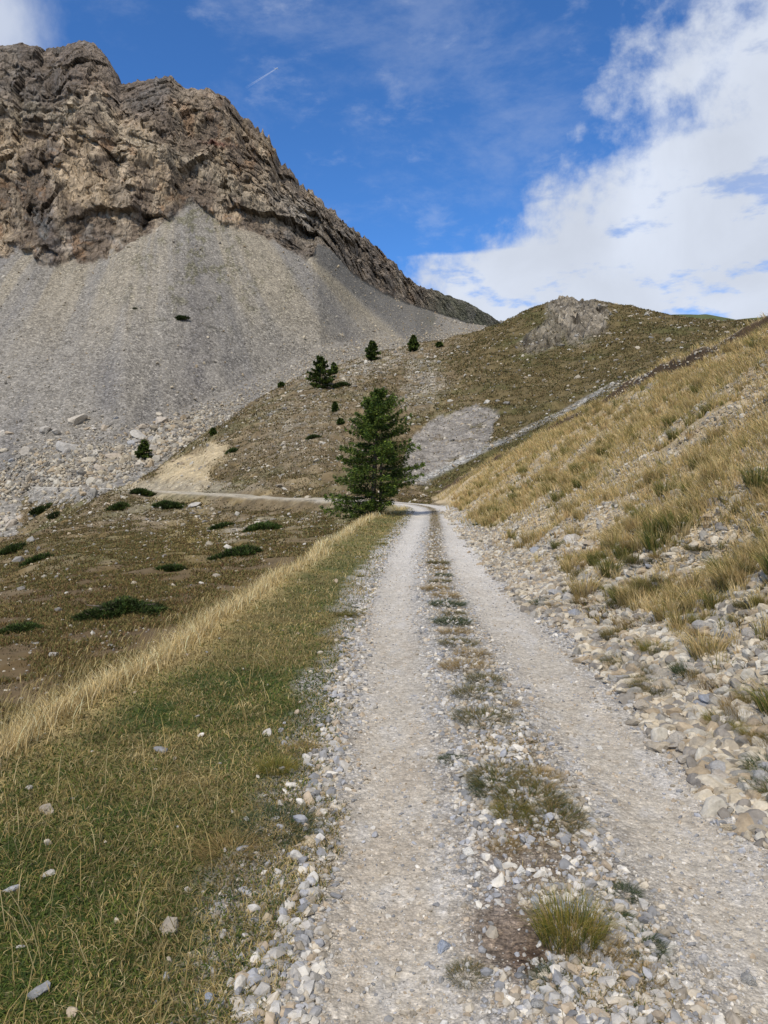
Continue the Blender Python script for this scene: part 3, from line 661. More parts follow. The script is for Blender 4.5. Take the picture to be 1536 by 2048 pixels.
# individual rocks (shared meshes)
RV, RF = stone_variants(3, 12, 9); rockmesh = []; bouldmesh = []
for i in range(12):
    v = RV[i]; fn = fbm(v[:,0]*2.2+i*9, v[:,1]*2.2, v[:,2]*2.2, o=4, s=400+i)[:,None]; v = v*(1+0.10*fn)
    rockmesh.append(mesh_from('rock', v, RF, M_ROCK)); bouldmesh.append(mesh_from('boulder', v*np.array([1,1,1.1]), RF, M_BOULDER))
def put_rock(p, s, label, group=None, name='rock', meshes=rockmesh, k=None, rz=None, sink=0.15, flat=1.0):
    k = int(rng.integers(0, 12)) if k is None else k
    o = link(name, meshes[k]); o.location = (p[0], p[1], p[2]+s*(0.5-sink)*0.5*flat)
    o.scale = (s, s, s*flat); o.rotation_euler = (rng.normal(0, 0.25), rng.normal(0, 0.25), rng.uniform(0, 6.28) if rz is None else rz)
    return tag(o, label, 'rock' if name == 'rock' else 'boulder', group)
RCOLS = {}
def solid_stone(c):
    if c not in RCOLS: RCOLS[c] = simple_mat('stone_'+c, *{'tan':(lin(160,142,112), lin(192,176,146)), 'grey':(lin(130,128,122), lin(160,156,148)), 'blue':(lin(120,126,136), lin(154,158,164)), 'brown':(lin(150,116,78), lin(182,150,112)), 'white':(lin(184,180,170), lin(214,208,196))}[c], 5)
    return RCOLS[c]
def px_rock(px, py, w, label, c='tan', **kw):
    p = pick(px, py); o = put_rock(p, w/F*p[1]*0.42, label, **kw); o.material_slots[0].link = 'OBJECT'; o.material_slots[0].material = solid_stone(c); return o
px_rock(622, 1690, 54, 'flat tan stone half sunk at the left edge of the road', flat=0.8)
px_rock(1520, 1570, 66, 'large round grey boulder at the right edge, right of the blue grey one', c='grey')
px_rock(1483, 1563, 46, 'blue grey boulder between the brown boulder and the round grey one', c='blue')
px_rock(1447, 1545, 50, 'brown orange boulder in the row beside the right wheel track', c='brown')
px_rock(938, 1711, 36, 'whitish cobble on the road centre, above the bare earth', c='white')
px_rock(1042, 1748, 40, 'tall pale cobble above the big grass tussock', c='white')
px_rock(888, 1900, 42, 'pointed blue grey stone left of the bare earth hollow', c='blue', flat=0.7)
px_rock(418, 2000, 38, 'blue grey cobble at the lower left edge of the gravel', c='blue')
px_rock(462, 1970, 26, 'angular pale cobble right of the blue grey cobble, lower left', c='white')
px_rock(508, 2025, 36, 'angular white cobble at the bottom edge left of the track', c='white')
px_rock(1068, 1975, 36, 'tan cobble below the green clump, bottom of centre strip')
px_rock(1075, 2015, 46, 'wide grey stone at the bottom of the centre strip', c='grey')
px_rock(1495, 1965, 40, 'lone grey cobble on the right wheel track, bottom right', c='grey')
px_rock(1460, 1660, 38, 'cream cobble just right of the right wheel track')
px_rock(1390, 1380, 46, 'grey block in the grass at the foot of the bank', c='grey')
px_rock(1200, 1500, 18, 'small white stone lying on the right wheel track', c='white')
px_rock(532, 1845, 34, 'pale tan cobble at the left road edge below the grass tongue')
x, y, r = scatter(5000, 3.4, 16, 0.2, 0.6, seed=33); z_, xb_, lp_, bn_ = at(x, y, ('z','xb','lip','bn'))
k = (xb_ > -0.35) & (xb_ < 2.2) & (r.uniform(0,1,len(x)) < 0.35*np.exp(-(xb_/0.9)**2)+0.03)
k = np.where(k)[0][:235]
for i in k:
    put_rock((x[i], y[i], z_[i]), float(np.clip(0.042*math.exp(r.normal(0, 0.35))*(1+0.05*y[i]), 0.025, 0.02+0.012*y[i])), 'pale limestone cobble among the rubble at the foot of the right bank', 'limestone cobbles along the foot of the right bank')
for i in range(150):
    px, py = rng.uniform(-60, 420), 0
    py = rng.uniform(870, 1060)-0.15*px
    p = mpick(px, min(py, 1060))
    if road_dist(np.array([p[0]]), np.array([p[1]]))[0][0] < 9: continue
    put_rock(p, float(np.clip(0.75*math.exp(rng.normal(0, 0.45)), 0.35, 2.3)), 'pale angular boulder at the foot of the scree beside the far track', 'boulders at the foot of the scree', name='boulder', meshes=bouldmesh, sink=0.3)
for px, py, w, lb in ((150,848,40,'dark slanting boulder alone in the middle of the scree foot'),(225,916,34,'long dark slab left of the small conifer on the scree'),
                      (778,1012,0,''),(389,1013,26,'white boulder on the brown slope beside the far track'),(622,1186,0,''),(108,1312,26,'jagged white rock on the dark turf below the road')):
    if w: p = mpick(px, py) if 'scree' in lb else pick(px, py); put_rock(p, w/F*p[1]*0.5, lb, name='boulder', meshes=bouldmesh, flat=0.75)

# ------------------------------------------------------------------ grass
def blades(x, y, z, h, w, lean, colr, seed=1, laz=None, tipc=None, curl=1.0, dk=0.55):
    r = np.random.default_rng(seed); n_ = len(x)
    la = r.uniform(0, 2*math.pi, n_) if laz is None else laz; fa = r.uniform(0, math.pi, n_)
    lx, ly = np.cos(la)*lean*h, np.sin(la)*lean*h; wx_, wy_ = np.cos(fa)*w, np.sin(fa)*w; b = np.stack([x, y, z-0.01], -1)
    mid = b+np.stack([lx*0.35, ly*0.35, h*0.55], -1); tip = b+np.stack([lx*curl, ly*curl, h*np.sqrt(np.clip(1-0.4*lean**2, 0.25, 1))], -1)
    o_ = np.stack([wx_, wy_, 0*w], -1)
    V = np.stack([b-o_, b+o_, mid-o_*0.7, mid+o_*0.7, tip], 1)
    tri = np.array([[0,1,3],[0,3,2],[2,3,4]])
    Fc = (tri[None]+(np.arange(n_)*5)[:,None,None]).reshape(-1,3)
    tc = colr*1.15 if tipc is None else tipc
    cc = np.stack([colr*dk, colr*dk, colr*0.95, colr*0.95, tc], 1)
    return V.reshape(-1,3), Fc, cc.reshape(-1,3)
def grass_obj(name, parts, label, cat='grass', kind='stuff', group=None, link_=True):
    V, Fc, cc, off = [], [], [], 0
    for v, f, c in parts: V.append(v); Fc.append(f+off); cc.append(c); off += len(v)
    me = mesh_from(name, np.concatenate(V), np.concatenate(Fc), M_GRASS, np.concatenate(cc))
    return tag(link(name, me), label, cat, group, kind) if link_ else me
GP = np.array([lin(76,92,36), lin(98,106,46), lin(60,78,34), lin(124,114,64), lin(150,130,80), lin(66,76,46)])
DP = np.array([lin(206,182,124), lin(188,164,106), lin(218,198,146), lin(168,146,92), lin(182,164,114)])
BP = np.array([lin(216,188,130), lin(192,168,110), lin(226,202,148), lin(138,130,72), lin(202,172,120), lin(176,158,100)])
# short turf on the shoulder
x, y, r = scatter(420000, 1.9, 45, -0.72, 0.25, seed=41); z_, o_, ex_, n1_, n2_, wl_ = at(x, y, ('z','ro','ex','n1','n2','wl'))
k = (o_ < -0.98-0.22*n2_) & (ex_ < 0.5) & (r.uniform(0,1,len(x)) < 0.45+0.55*sm(-0.5,0.2,n1_+n2_)); x, y, z_, o_, n1_, wl_ = [q[k] for q in (x,y,z_,o_,n1_,wl_)]
nn = len(x); n7_ = fbm(x*2.2, y*2.2, o=4, s=79); dryw = np.clip(0.22+0.35*sm(-0.3, 0.6, n1_)+0.45*sm(0.1,0.45,n7_)+0.6*sm(0.4, 0.05, np.abs(-o_-wl_))+0.08*sm(8, 24, y), 0, 1)
isdry = r.uniform(0,1,nn) < dryw
c = np.where(isdry[:,None], DP[r.integers(0,5,nn)]*0.75, GP[r.integers(0,6,nn)]*1.3)*r.uniform(0.6,1.2,(nn,1))*(1+0.5*fbm(x*5, y*5, o=3, s=80))[:,None]
hh = r.uniform(0.012, 0.045, nn)*(1+0.03*y)*(1+0.1*isdry); ww = np.clip(0.0011*(1+0.42*y), 0.0016, 0.014)
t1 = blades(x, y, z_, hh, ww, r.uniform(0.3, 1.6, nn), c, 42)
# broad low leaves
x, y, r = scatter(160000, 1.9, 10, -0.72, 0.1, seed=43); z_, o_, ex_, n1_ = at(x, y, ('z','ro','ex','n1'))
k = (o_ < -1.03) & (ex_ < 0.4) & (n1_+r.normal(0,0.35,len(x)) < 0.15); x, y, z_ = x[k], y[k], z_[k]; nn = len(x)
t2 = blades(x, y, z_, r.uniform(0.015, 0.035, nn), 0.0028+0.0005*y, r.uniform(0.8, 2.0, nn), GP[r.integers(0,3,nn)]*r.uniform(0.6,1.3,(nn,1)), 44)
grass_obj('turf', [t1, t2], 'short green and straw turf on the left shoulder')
# tall stalks on the shoulder
x, y, r = scatter(1500, 2.0, 22, -0.7, 0.0, seed=45); z_, o_, ex_ = at(x, y, ('z','ro','ex'))
k = (o_ < -1.3) & (ex_ < 0.3); x, y, z_ = x[k], y[k], z_[k]; nn = len(x)
hh = r.uniform(0.12, 0.30, nn); tall = blades(x, y, z_, hh, 0.0010+0.00025*y, r.uniform(0.2, 1.0, nn), DP[r.integers(0,5,nn)]*r.uniform(0.7,1.0,(nn,1)), 46)
grass_obj('grass_stalks', [tall], 'thin straw stalks standing in the left shoulder turf')
# dry grass fringe on the edge of the drop
x, y, r = scatter(300000, 2.5, 42, -0.75, 0.1, seed=47); z_, o_, wl_, a_, n1_ = at(x, y, ('z','ro','wl','arc','n1'))
q = -o_-wl_; k = (q > -0.42) & (q < 0.55) & (a_ < 42) & (r.uniform(0,1,len(x)) < np.exp(-((q-0.05)/(0.12+0.004*y))**2)*(0.75+0.35*sm(-0.4,0.3,n1_))); x, y, z_, q = x[k], y[k], z_[k], q[k]; nn = len(x)
hh = r.uniform(0.06, 0.2, nn)*(1+0.02*y); c = DP[r.integers(0,5,nn)]*r.uniform(1.1,1.55,(nn,1))
grass_obj('dry_grass', [blades(x, y, z_, hh, np.clip(0.0012*(1+0.25*y), 0.0016, 0.009), r.uniform(0.2, 0.9, nn), np.clip(c*np.array([0.97,0.99,1.18]), 0, 0.85), 48, dk=0.9)], 'straw coloured grass fringe along the edge of the drop left of the road')
# taller seed stems over the edge
x, y, r = scatter(16000, 3.2, 14, -0.62, -0.1, seed=49); z_, o_, wl_ = at(x, y, ('z','ro','wl')); q = -o_-wl_
k = (q > -0.1) & (q < 0.8) & (r.uniform(0,1,len(x)) < 0.4); x, y, z_ = x[k], y[k], z_[k]; nn = len(x)
hh = r.uniform(0.2, 0.46, nn); la = r.normal(0.3, 0.8, nn)
s1 = blades(x, y, z_, hh, 0.0012+0.00012*y, r.uniform(0.1, 0.45, nn), DP[r.integers(0,5,nn)]*0.85, 50, laz=la)
tip = s1[0].reshape(-1,5,3)[:,4]
s2 = blades(tip[:,0], tip[:,1], tip[:,2]-0.03, np.full(nn, 0.06), np.full(nn, 0.0035), r.uniform(0.4,1.2,nn), DP[r.integers(0,5,nn)]*0.8, 51, laz=la)
grass_obj('seed_stems', [s1, s2], 'tall seed stems leaning over the drop at the far left')
x, y, r = scatter(110000, 2.2, 48, -0.1, 0.4, seed=75); z_, o_, n1_, n2_, e_ = at(x, y, ('z','ro','n1','n2','earth')); nn_ = sm(0.0, 0.35, n1_+0.5*n2_)*(y < 14)+0.7*(y >= 14)+0.25
k = (r.uniform(0,1,len(x)) < np.exp(-((o_-0.10)/0.19)**4)*nn_*0.95*(1-np.clip(e_,0,1))); x, y, z_ = x[k], y[k], z_[k]; nn = len(x)
c = np.where(r.uniform(0,1,(nn,1)) < 0.6, DP[r.integers(0,5,nn)]*0.75, GP[r.integers(0,6,nn)])*r.uniform(0.6,1.1,(nn,1))
grass_obj('strip_grass', [blades(x, y, z_, r.uniform(0.012, 0.04, nn)*(1+0.03*y), np.clip(0.0012*(1+0.35*y), 0.0016, 0.012), r.uniform(0.3, 1.5, nn), c, 76)], 'thin grass along the stony centre strip of the road')
# bank grass: thin cover as stuff
x, y, r = scatter(330000, 4.0, 62, 0.04, 0.62, seed=53); z_, xb_, bn_, n2_, lp_ = at(x, y, ('z','xb','bn','n2','lip'))
pr = sm(-0.12, 0.25, bn_+0.3*n2_)*sm(0.2, 1.3, xb_+1.2*bn_)+0.55*sm(1.4, 3.2, xb_)+0.85*sm(-0.1,0.2,n2_+0.5*bn_)*(xb_ < 1.9)*(y < 11)+0.3*sm(12,22,y)*sm(0.3,1.2,xb_)+0.25*sm(24, 40, y)*(xb_ > 0.4)
pr = pr*(1-0.95*np.exp(-((lp_+0.5)/0.28)**2)) + 0.8*np.exp(-((lp_-0.05)/0.22)**2)
pat_ = fbm(x*0.5, y*0.28, o=5, s=82); k = (r.uniform(0,1,len(x)) < pr*0.95*(0.12+0.88*sm(-0.12, 0.2, pat_))) & (xb_ > 0.1); x, y, z_, bn_, xb_ = x[k], y[k], z_[k], bn_[k], xb_[k]; nn = len(x); lowb = ((xb_ < 1.7) & (y < 11))
hh = r.uniform(0.06, 0.2, nn)*np.where(lowb, 0.45, 1)*(1+0.018*y); c = np.where((lowb & (r.uniform(0,1,nn) < 0.7))[:,None], np.array([lin(96,92,50), lin(78,84,44), lin(124,100,62), lin(110,84,58)])[r.integers(0,4,nn)], BP[r.integers(0,6,nn)])*r.uniform(0.7,1.1,(nn,1))
grass_obj('bank_grass', [blades(x, y, z_, hh, np.clip(0.0016*(1+0.22*y), 0.0025, 0.018), r.uniform(0.3, 1.0, nn), c, 54, laz=r.normal(2.9, 0.9, nn), dk=0.7)], 'thin straw and green grass covering the right bank')
# hillside tufts (ground cover)
x, y, r = scatter(420000, 8, 290, -0.62, 0.62, seed=55); z_, hm, gr_, rk_, pt_, rd_, nb, bk_, ba_ = at(x, y, ('z','hill','grav','rock','patch','rd','n1','bk','bare'))
k = (r.uniform(0,1,len(x)) < hm*(1-ba_)*(0.9-0.8*gr_*(pt_ < 0.5))*(1-0.93*pt_)*(1-rk_)*sm(-0.6,0.2,nb)) & (rd_ > 2.2) & (bk_ < 0.3); x, y, z_ = x[k], y[k], z_[k]; nn = len(x)
HP = np.array([lin(110,94,66), lin(98,94,56), lin(128,112,78), lin(86,82,50), lin(142,126,88), lin(104,86,60)])
kn_ = (CX+F*x/y > 900)[:,None]
c = HP[r.integers(0,6,nn)]*r.uniform(0.55,1.1,(nn,1))*np.where(kn_, np.array([0.9,0.98,0.85]), 1.0)
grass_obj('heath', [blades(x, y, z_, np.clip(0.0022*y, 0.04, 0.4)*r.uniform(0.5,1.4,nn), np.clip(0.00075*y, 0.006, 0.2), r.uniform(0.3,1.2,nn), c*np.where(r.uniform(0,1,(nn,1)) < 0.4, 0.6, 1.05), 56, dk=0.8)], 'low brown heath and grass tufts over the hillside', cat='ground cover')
print('grass', time.time()-T0)
x, y, r = scatter(420000, 7, 60, -0.62, 0.1, seed=57); z_, hm, ba_, bk_, n5_, rd_, n1_ = at(x, y, ('z','hill','bare','bk','n5','rd','n1'))
k = (r.uniform(0,1,len(x)) < hm*(1-ba_)*sm(-0.35,0.1,n1_+0.6*n5_)) & (bk_ < 0.3) & (rd_ > 3); x, y, z_, n5_ = x[k], y[k], z_[k], n5_[k]; nn = len(x)
hp = np.array([lin(122,104,60), lin(104,104,54), lin(134,112,68), lin(88,92,46), lin(118,88,58), lin(154,136,86)])
grass_obj('heath', [blades(x, y, z_, r.uniform(0.03,0.10,nn)*(1+0.012*y), np.clip(0.0007*y, 0.004, 0.03), r.uniform(0.3,1.3,nn), hp[np.clip((r.integers(0,6,nn)+(n5_ > 0.1)*1), 0, 5)]*r.uniform(0.6,1.15,(nn,1)), 58, dk=0.75)], 'olive and rusty brown turf covering the hollow below the road', cat='ground cover')
x, y, r = scatter(520000, 48, 290, -0.45, 0.55, seed=59); z_, hm, ba_, bk_, n5_, rd_, n1_, n4_, rk_, pt_ = at(x, y, ('z','hill','bare','bk','n5','rd','n1','n4','rock','patch'))
k = (r.uniform(0,1,len(x)) < hm*(1-ba_)*(1-rk_)*(1-0.95*pt_)*sm(-0.35,0.25,n1_+0.8*n4_)) & (bk_ < 0.3) & (rd_ > 3); x, y, z_, n4_ = x[k], y[k], z_[k], n4_[k]; nn = len(x)
hp = np.array([lin(134,116,72), lin(114,110,62), lin(146,126,82), lin(96,96,54), lin(124,100,66), lin(168,148,100), lin(108,92,60)])
grass_obj('heath', [blades(x, y, z_, np.clip(0.0018*y, 0.05, 0.4)*r.uniform(0.5,1.3,nn), np.clip(0.0006*y, 0.02, 0.15), r.uniform(0.3,1.3,nn), hp[np.clip((r.integers(0,7,nn)+(n4_ > 0.15)*1), 0, 6)]*r.uniform(0.55,1.15,(nn,1)), 60, dk=0.75)], 'olive and brown heath over the far slope and knoll', cat='ground cover')
# tussocks as individuals
def tussock_mesh(seed, hgt, rad, nb, pal, wid, lean=(0.2, 1.1)):
    r = np.random.default_rng(seed); a = r.uniform(0, 6.283, nb); q = rad*0.45*np.sqrt(r.uniform(0,1,nb))
    x, y = np.cos(a)*q, np.sin(a)*q; dry = r.uniform(0,1,nb)
    c = pal[r.integers(0, len(pal), nb)]*r.uniform(0.65,1.1,(nb,1))
    la = a+r.normal(0, 0.5, nb)
    return grass_obj('grass_tussock', [blades(x, y, np.zeros(nb), hgt*r.uniform(0.45,1.0,nb), np.full(nb, wid), r.uniform(*lean, nb), c, seed+1, laz=la)], '', link_=False)
GPb = np.array([lin(112,116,54), lin(92,104,46), lin(150,140,74), lin(176,154,96), lin(84,96,46)])
TM = [tussock_mesh(600+i, 1.0, 0.8, 260, BP if i % 3 else GPb, 0.010) for i in range(9)]
def tussock(p, s, label, group=None, me=None, zs=1.0):
    o = link('grass_tussock', me or TM[int(rng.integers(0, 9))]); o.location = tuple(p); o.scale = (s, s, s*zs); o.rotation_euler = (0, 0, rng.uniform(0, 6.28))
    return tag(o, label, 'grass tussock', group)
x, y, r = scatter(5000, 4.2, 34, 0.1, 0.6, seed=61); z_, xb_, bn_, lp_ = at(x, y, ('z','xb','bn','lip'))
k = np.where((xb_ > 0.35) & (lp_ < -0.9) & (r.uniform(0,1,len(x)) < 0.35*sm(-0.3, 0.2, bn_)+0.02))[0][:150]
for i in k:
    tussock((x[i], y[i], z_[i]-0.01), float(r.uniform(0.16, 0.34)*(1+0.02*y[i])), 'straw and green grass tussock growing on the stony right bank', 'grass tussocks on the right bank')
# the many smaller tussocks further up, too many to count
x, y, r = scatter(9000, 4.5, 50, 0.08, 0.62, seed=68); z_, xb_, bn_, lp_ = at(x, y, ('z','xb','bn','lip'))
k = (xb_ > 0.5) & (lp_ < -0.9) & (r.uniform(0,1,len(x)) < 0.10+0.9*sm(-0.2, 0.3, bn_)); x, y, z_ = x[k], y[k], z_[k]; m_ = 34
ta = np.repeat(r.uniform(0.08, 0.2, len(x))*(1+0.02*y), m_); X_, Y_, Z_ = [np.repeat(q, m_) for q in (x, y, z_)]; nn = len(X_)
an, q = r.uniform(0, 6.283, nn), 0.35*ta*np.sqrt(r.uniform(0,1,nn)); tc_ = np.repeat(BP[r.integers(0,6,len(x))]*r.uniform(0.75,1.1,(len(x),1)), m_, 0)*r.uniform(0.75,1.15,(nn,1))
grass_obj('bank_grass', [blades(X_+np.cos(an)*q, Y_+np.sin(an)*q, Z_, ta*r.uniform(0.6,1.3,nn), np.clip(0.0012*(1+0.25*Y_), 0.002, 0.014), r.uniform(0.15,0.8,nn), tc_, 69, laz=an+r.normal(0,0.5,nn), dk=0.6)], 'countless small straw tussocks further up the right bank')
CL = [tussock_mesh(700, 1.0, 1.6, 900, np.array([lin(150,136,62), lin(112,116,48), lin(176,152,82), lin(90,102,44)]), 0.006, (0.3, 1.3)),
      tussock_mesh(702, 1.0, 3.0, 900, np.array([lin(96,100,50), lin(120,108,62), lin(80,88,50), lin(150,128,80)]), 0.009, (0.5, 1.6)),
      tussock_mesh(704, 1.0, 3.0, 700, np.array([lin(76,90,62), lin(66,82,50), lin(90,98,60)]), 0.014, (0.6, 1.8)),
      tussock_mesh(706, 1.0, 2.4, 700, np.array([lin(164,138,88), lin(140,118,70), lin(180,154,100)]), 0.007, (0.4, 1.5))]
def clump(px, py, w, h, kind, label, group=None):
    p = pick(px, py); s = w/F*p[1]/(2.2 if kind == 0 else 2.4)
    return tussock(p, s, label, group, CL[kind], zs=h)
clump(1140, 1880, 190, 1.15, 0, 'large yellow green grass tussock at the front of the road centre')
clump(1190, 1900, 120, 0.9, 3, 'straw half of the large tussock at the front of the road centre')
clump(1105, 1965, 70, 0.6, 2, 'small dark green leafy clump below the large tussock')
clump(1245, 1790, 60, 0.5, 2, 'small green clump on the right of the centre strip, upper')
clump(1240, 1840, 50, 0.5, 2, 'small green clump on the right of the centre strip, beside the large tussock')
clump(1280, 1895, 80, 0.4, 2, 'low green mat right of the large tussock')
clump(1290, 1960, 80, 0.7, 3, 'yellow straw tuft at the lower right of the centre strip')
clump(935, 1955, 70, 0.5, 1, 'low green tuft below the bare earth hollow')
clump(1010, 1700, 70, 0.6, 3, 'straw tuft left of the tall pale cobble')
for i, (dx, dy, w, kd) in enumerate(((1000,1560,110,1),(1060,1600,120,1),(1110,1640,110,1),(1020,1630,100,0),(985,1580,80,2),(1080,1560,90,3))):
    clump(dx, dy, w, 0.5, kd, ('mixed grass tuft in the wide green patch on the centre strip'), 'tufts of the wide green patch on the centre strip')
clump(965, 1440, 100, 0.5, 1, 'rounded grass tuft on the centre strip beyond the wide green patch')
clump(905, 1522, 45, 0.4, 2, 'tiny dark green clump at the left of the centre strip')
clump(1020, 1410, 45, 0.5, 3, 'small straw tuft right of the rounded centre strip tuft')
for i in range(34):
    yy = 5.6*(1.07**i); 
    if yy > 15: break
    xx = np.interp(yy, RS[:60,1], RS[:60,0])+0.10+rng.normal(0, 0.09); zz = gsample([H], np.array([xx]), np.array([yy]))[0][0]
    tussock((xx, yy, zz), float(rng.uniform(0.10, 0.18)), 'low grass tuft in the row along the distant centre strip', 'grass tufts along the centre strip', CL[int(rng.choice([1,3,1,2]))], 0.45)
x, y, r = scatter(1500, 3.2, 12, 0.2, 0.6, seed=67); z_, xb_ = at(x, y, ('z','xb')); k = np.where((xb_ > 0.0) & (xb_ < 1.8) & (r.uniform(0,1,len(x)) < 0.4))[0][:70]
for i in k:
    tussock((x[i], y[i], z_[i]-0.01), float(r.uniform(0.07, 0.15)), 'olive and reddish grass tuft between the cobbles low on the right bank', 'grass tufts among the cobbles low on the right bank', CL[int(r.choice([0,1,1,3,3]))], float(r.uniform(0.7,1.4)))
# green and dry tufts along both road edges
x, y, r = scatter(700, 3.0, 26, -0.3, 0.6, seed=66); z_, o_, xb_ = at(x, y, ('z','ro','xb'))
k = np.where(((np.abs(o_-1.55) < 0.3) | (np.abs(o_+1.22) < 0.12)) & (r.uniform(0,1,len(x)) < 0.4))[0][:48]
for i in k:
    right = o_[i] > 0
    tussock((x[i], y[i], z_[i]), float(r.uniform(0.07, 0.15)), 'grass tuft growing among the stones of the right verge' if right else 'small grass tuft on the left edge of the road',
            'tufts on the right verge' if right else 'tufts on the left road edge', CL[int(r.choice([0,1,2,3]))], 0.9 if right else 0.5)
print('tussocks', time.time()-T0)

# ------------------------------------------------------------------ conifers and shrubs
def tube(pts, rad, seg=7):
    pts = np.array(pts); rad = np.array(rad); V = []; m_ = len(pts)
    for i in range(m_):
        t_ = pts[min(i+1, m_-1)]-pts[max(i-1, 0)]; t_ /= np.linalg.norm(t_)+1e-9
        a = np.cross(t_, [0.3, 0.9, 0.1]); a /= np.linalg.norm(a); b = np.cross(t_, a)
        th = np.linspace(0, 2*math.pi, seg, endpoint=False)
        V.append(pts[i]+rad[i]*(np.cos(th)[:,None]*a+np.sin(th)[:,None]*b))
    V = np.concatenate(V); Fc = []
    for i in range(m_-1):
        for j in range(seg): Fc.append((i*seg+j, i*seg+(j+1) % seg, (i+1)*seg+(j+1) % seg, (i+1)*seg+j))
    return V, np.array(Fc)
def join(parts):
    V, Fc, off = [], [], 0
    for v, f in parts: V.append(v); Fc.append(f+off); off += len(v)
    return np.concatenate(V), np.concatenate(Fc)
def sprigs(P_, D_, ln, wd, colr, r):
    n_ = len(P_); side = np.cross(D_, r.normal(size=(n_,3))); side /= np.linalg.norm(side, axis=1)[:,None]+1e-9
    a = P_; b = P_+D_*ln[:,None]; m_ = P_+D_*ln[:,None]*0.4
    V = np.stack([a, m_+side*wd[:,None], b, m_-side*wd[:,None]], 1).reshape(-1,3)
    Fc = np.arange(n_*4).reshape(-1,4); return V, Fc, np.repeat(colr, 4, 0)
BIG_L = ([0,0.02,0.15,0.25,0.32,0.38,0.53,0.65,0.84,0.93,1.0], [54,88,98,98,70,70,62,52,30,13,2])
BIG_R = ([0,0.02,0.15,0.25,0.32,0.38,0.53,0.65,0.84,0.93,1.0], [4,8,16,30,86,98,86,66,46,20,3])
def conifer(name, pos, Hh, Wd, seed, label, group, nl=150, nsp=150, base_clear=0.03, big=False, tone=1.0, sprl=0.16, mpp=1.0, sprw=0.17):
    r = np.random.default_rng(seed); root = empty(name, pos); tag(root, label, 'conifer' if name != 'bush' else 'bush', group)
    axis = (lambda h: np.array([0.05+0.30*h, 0.0, h*Hh])) if big else (lambda h: np.array([0.02*Hh*math.sin(h*2+seed)*h, 0.01*Hh*math.cos(h*3), h*Hh]))
    V, Fc = tube([axis(h)-np.array([0, 0, 0.1*(h < 0.01)]) for h in np.linspace(0, 0.97, 12)], [0.022*Hh*(1-h)**0.8+0.001*Hh for h in np.linspace(0, 0.97, 12)])
    link('trunk', mesh_from('trunk', V, Fc, M_BARK, smooth=True), root)
    ax2 = lambda h: np.array([0.42+0.12*h, 0.12, h*Hh])
    if big:
        V, Fc = tube([ax2(h)-np.array([0, 0, 0.1*(h < 0.01)]) for h in np.linspace(0, 0.72, 10)], [0.10*(1-h*0.9) for h in np.linspace(0, 1, 10)])
        link('trunk', mesh_from('trunk', V, Fc, M_BARK, smooth=True), root)
    limbs = []; PP, DD, TT = [], [], []
    for i in range(nl):
        h = base_clear+(0.99-base_clear)*((i+r.uniform(0,1))/nl)**(0.92 if big else 1.0); az = i*2.399+r.normal(0, 0.5); ca, sa = math.cos(az), math.sin(az)
        if big:
            h = min(0.985, (round(h*17)+r.normal(0, 0.24))/17); h = max(h, 0.03)
            lr = np.interp(h, *BIG_R) if ca > 0 else np.interp(h, *BIG_L); mid_ = 0.5*(np.interp(h, *BIG_R)+np.interp(h, *BIG_L))
            L = mpp*(lr*ca*ca+mid_*(1-ca*ca))*r.choice([0.6, 0.85, 1.0, 1.08])+0.05
            st = ax2(h) if (ca > 0 and h < 0.7 and r.uniform() < 0.6) else axis(h)
            droop = 0.26*(1-h)-0.5*h**2*(h > 0.6)+r.normal(0, 0.04)
            if h < 0.12: droop = min(droop, 0.1)
            if ca > 0.2 and h < 0.22 and r.uniform() < 0.65: continue
        else:
            prof = min(1.0, 0.55+h*3)*(min(1.0, (1-h)*1.6)**0.8)
            L = Wd*0.5*prof*r.uniform(0.7, 1.12)+0.02*Hh; st = axis(h); droop = r.uniform(-0.1, 0.2)*(1-h)-0.5*h**2
        up_ = 0.22 if big else 0.1
        ts = np.linspace(0, 1, 6); pts = [st+np.array([ca*L*t_, sa*L*t_, L*(-droop*t_+up_*t_*t_)]) for t_ in ts]
        limbs.append(tube(pts, [max(0.0034*Hh*(1-h*0.6)*(1-t_*0.85), 0.0012*Hh) for t_ in ts], 4))
        m_ = max(4, int(nsp*(0.3+0.7*L/max(Wd*0.5, 0.01)))); t_ = r.uniform(0.06, 1.03, m_)**0.75
        if big: t_ = np.clip(np.round(t_*7+r.normal(0, 0.25, m_))/7+r.normal(0, 0.02, m_), 0.05, 1.05)    # needles bunch on side twigs
        side = r.normal(0, 1, m_)*L*0.17*(1.15-t_)
        hang = r.normal(-0.006*Hh, (0.0075 if big else 0.014)*Hh, m_)
        pz = L*(-droop*t_+up_*t_*t_)+hang-np.abs(side)*0.15
        PP.append(st+np.stack([ca*L*t_-sa*side, sa*L*t_+ca*side, pz], -1))
        d_ = np.stack([ca*0.7-sa*np.sign(side)*0.7+r.normal(0,0.35,m_), sa*0.7+ca*np.sign(side)*0.7+r.normal(0,0.35,m_), r.normal(0.1,0.45,m_)], -1)
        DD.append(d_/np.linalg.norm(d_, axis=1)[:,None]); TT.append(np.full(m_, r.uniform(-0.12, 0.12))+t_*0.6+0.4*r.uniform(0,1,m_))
    V, Fc = join(limbs); link('branches', mesh_from('branches', V, Fc, M_BARK), root)
    PP, DD, TT = np.concatenate(PP), np.concatenate(DD), np.concatenate(TT); n_ = len(PP)
    pal = np.array([lin(66,86,34), lin(84,102,38), lin(50,70,32), lin(108,122,48)])*tone
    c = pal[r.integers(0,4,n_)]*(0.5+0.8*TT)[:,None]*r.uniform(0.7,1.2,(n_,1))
    V, Fc, cc = sprigs(PP, DD, sprl*r.uniform(0.6,1.3,n_), sprl*sprw*r.uniform(0.7,1.4,n_), c, r)
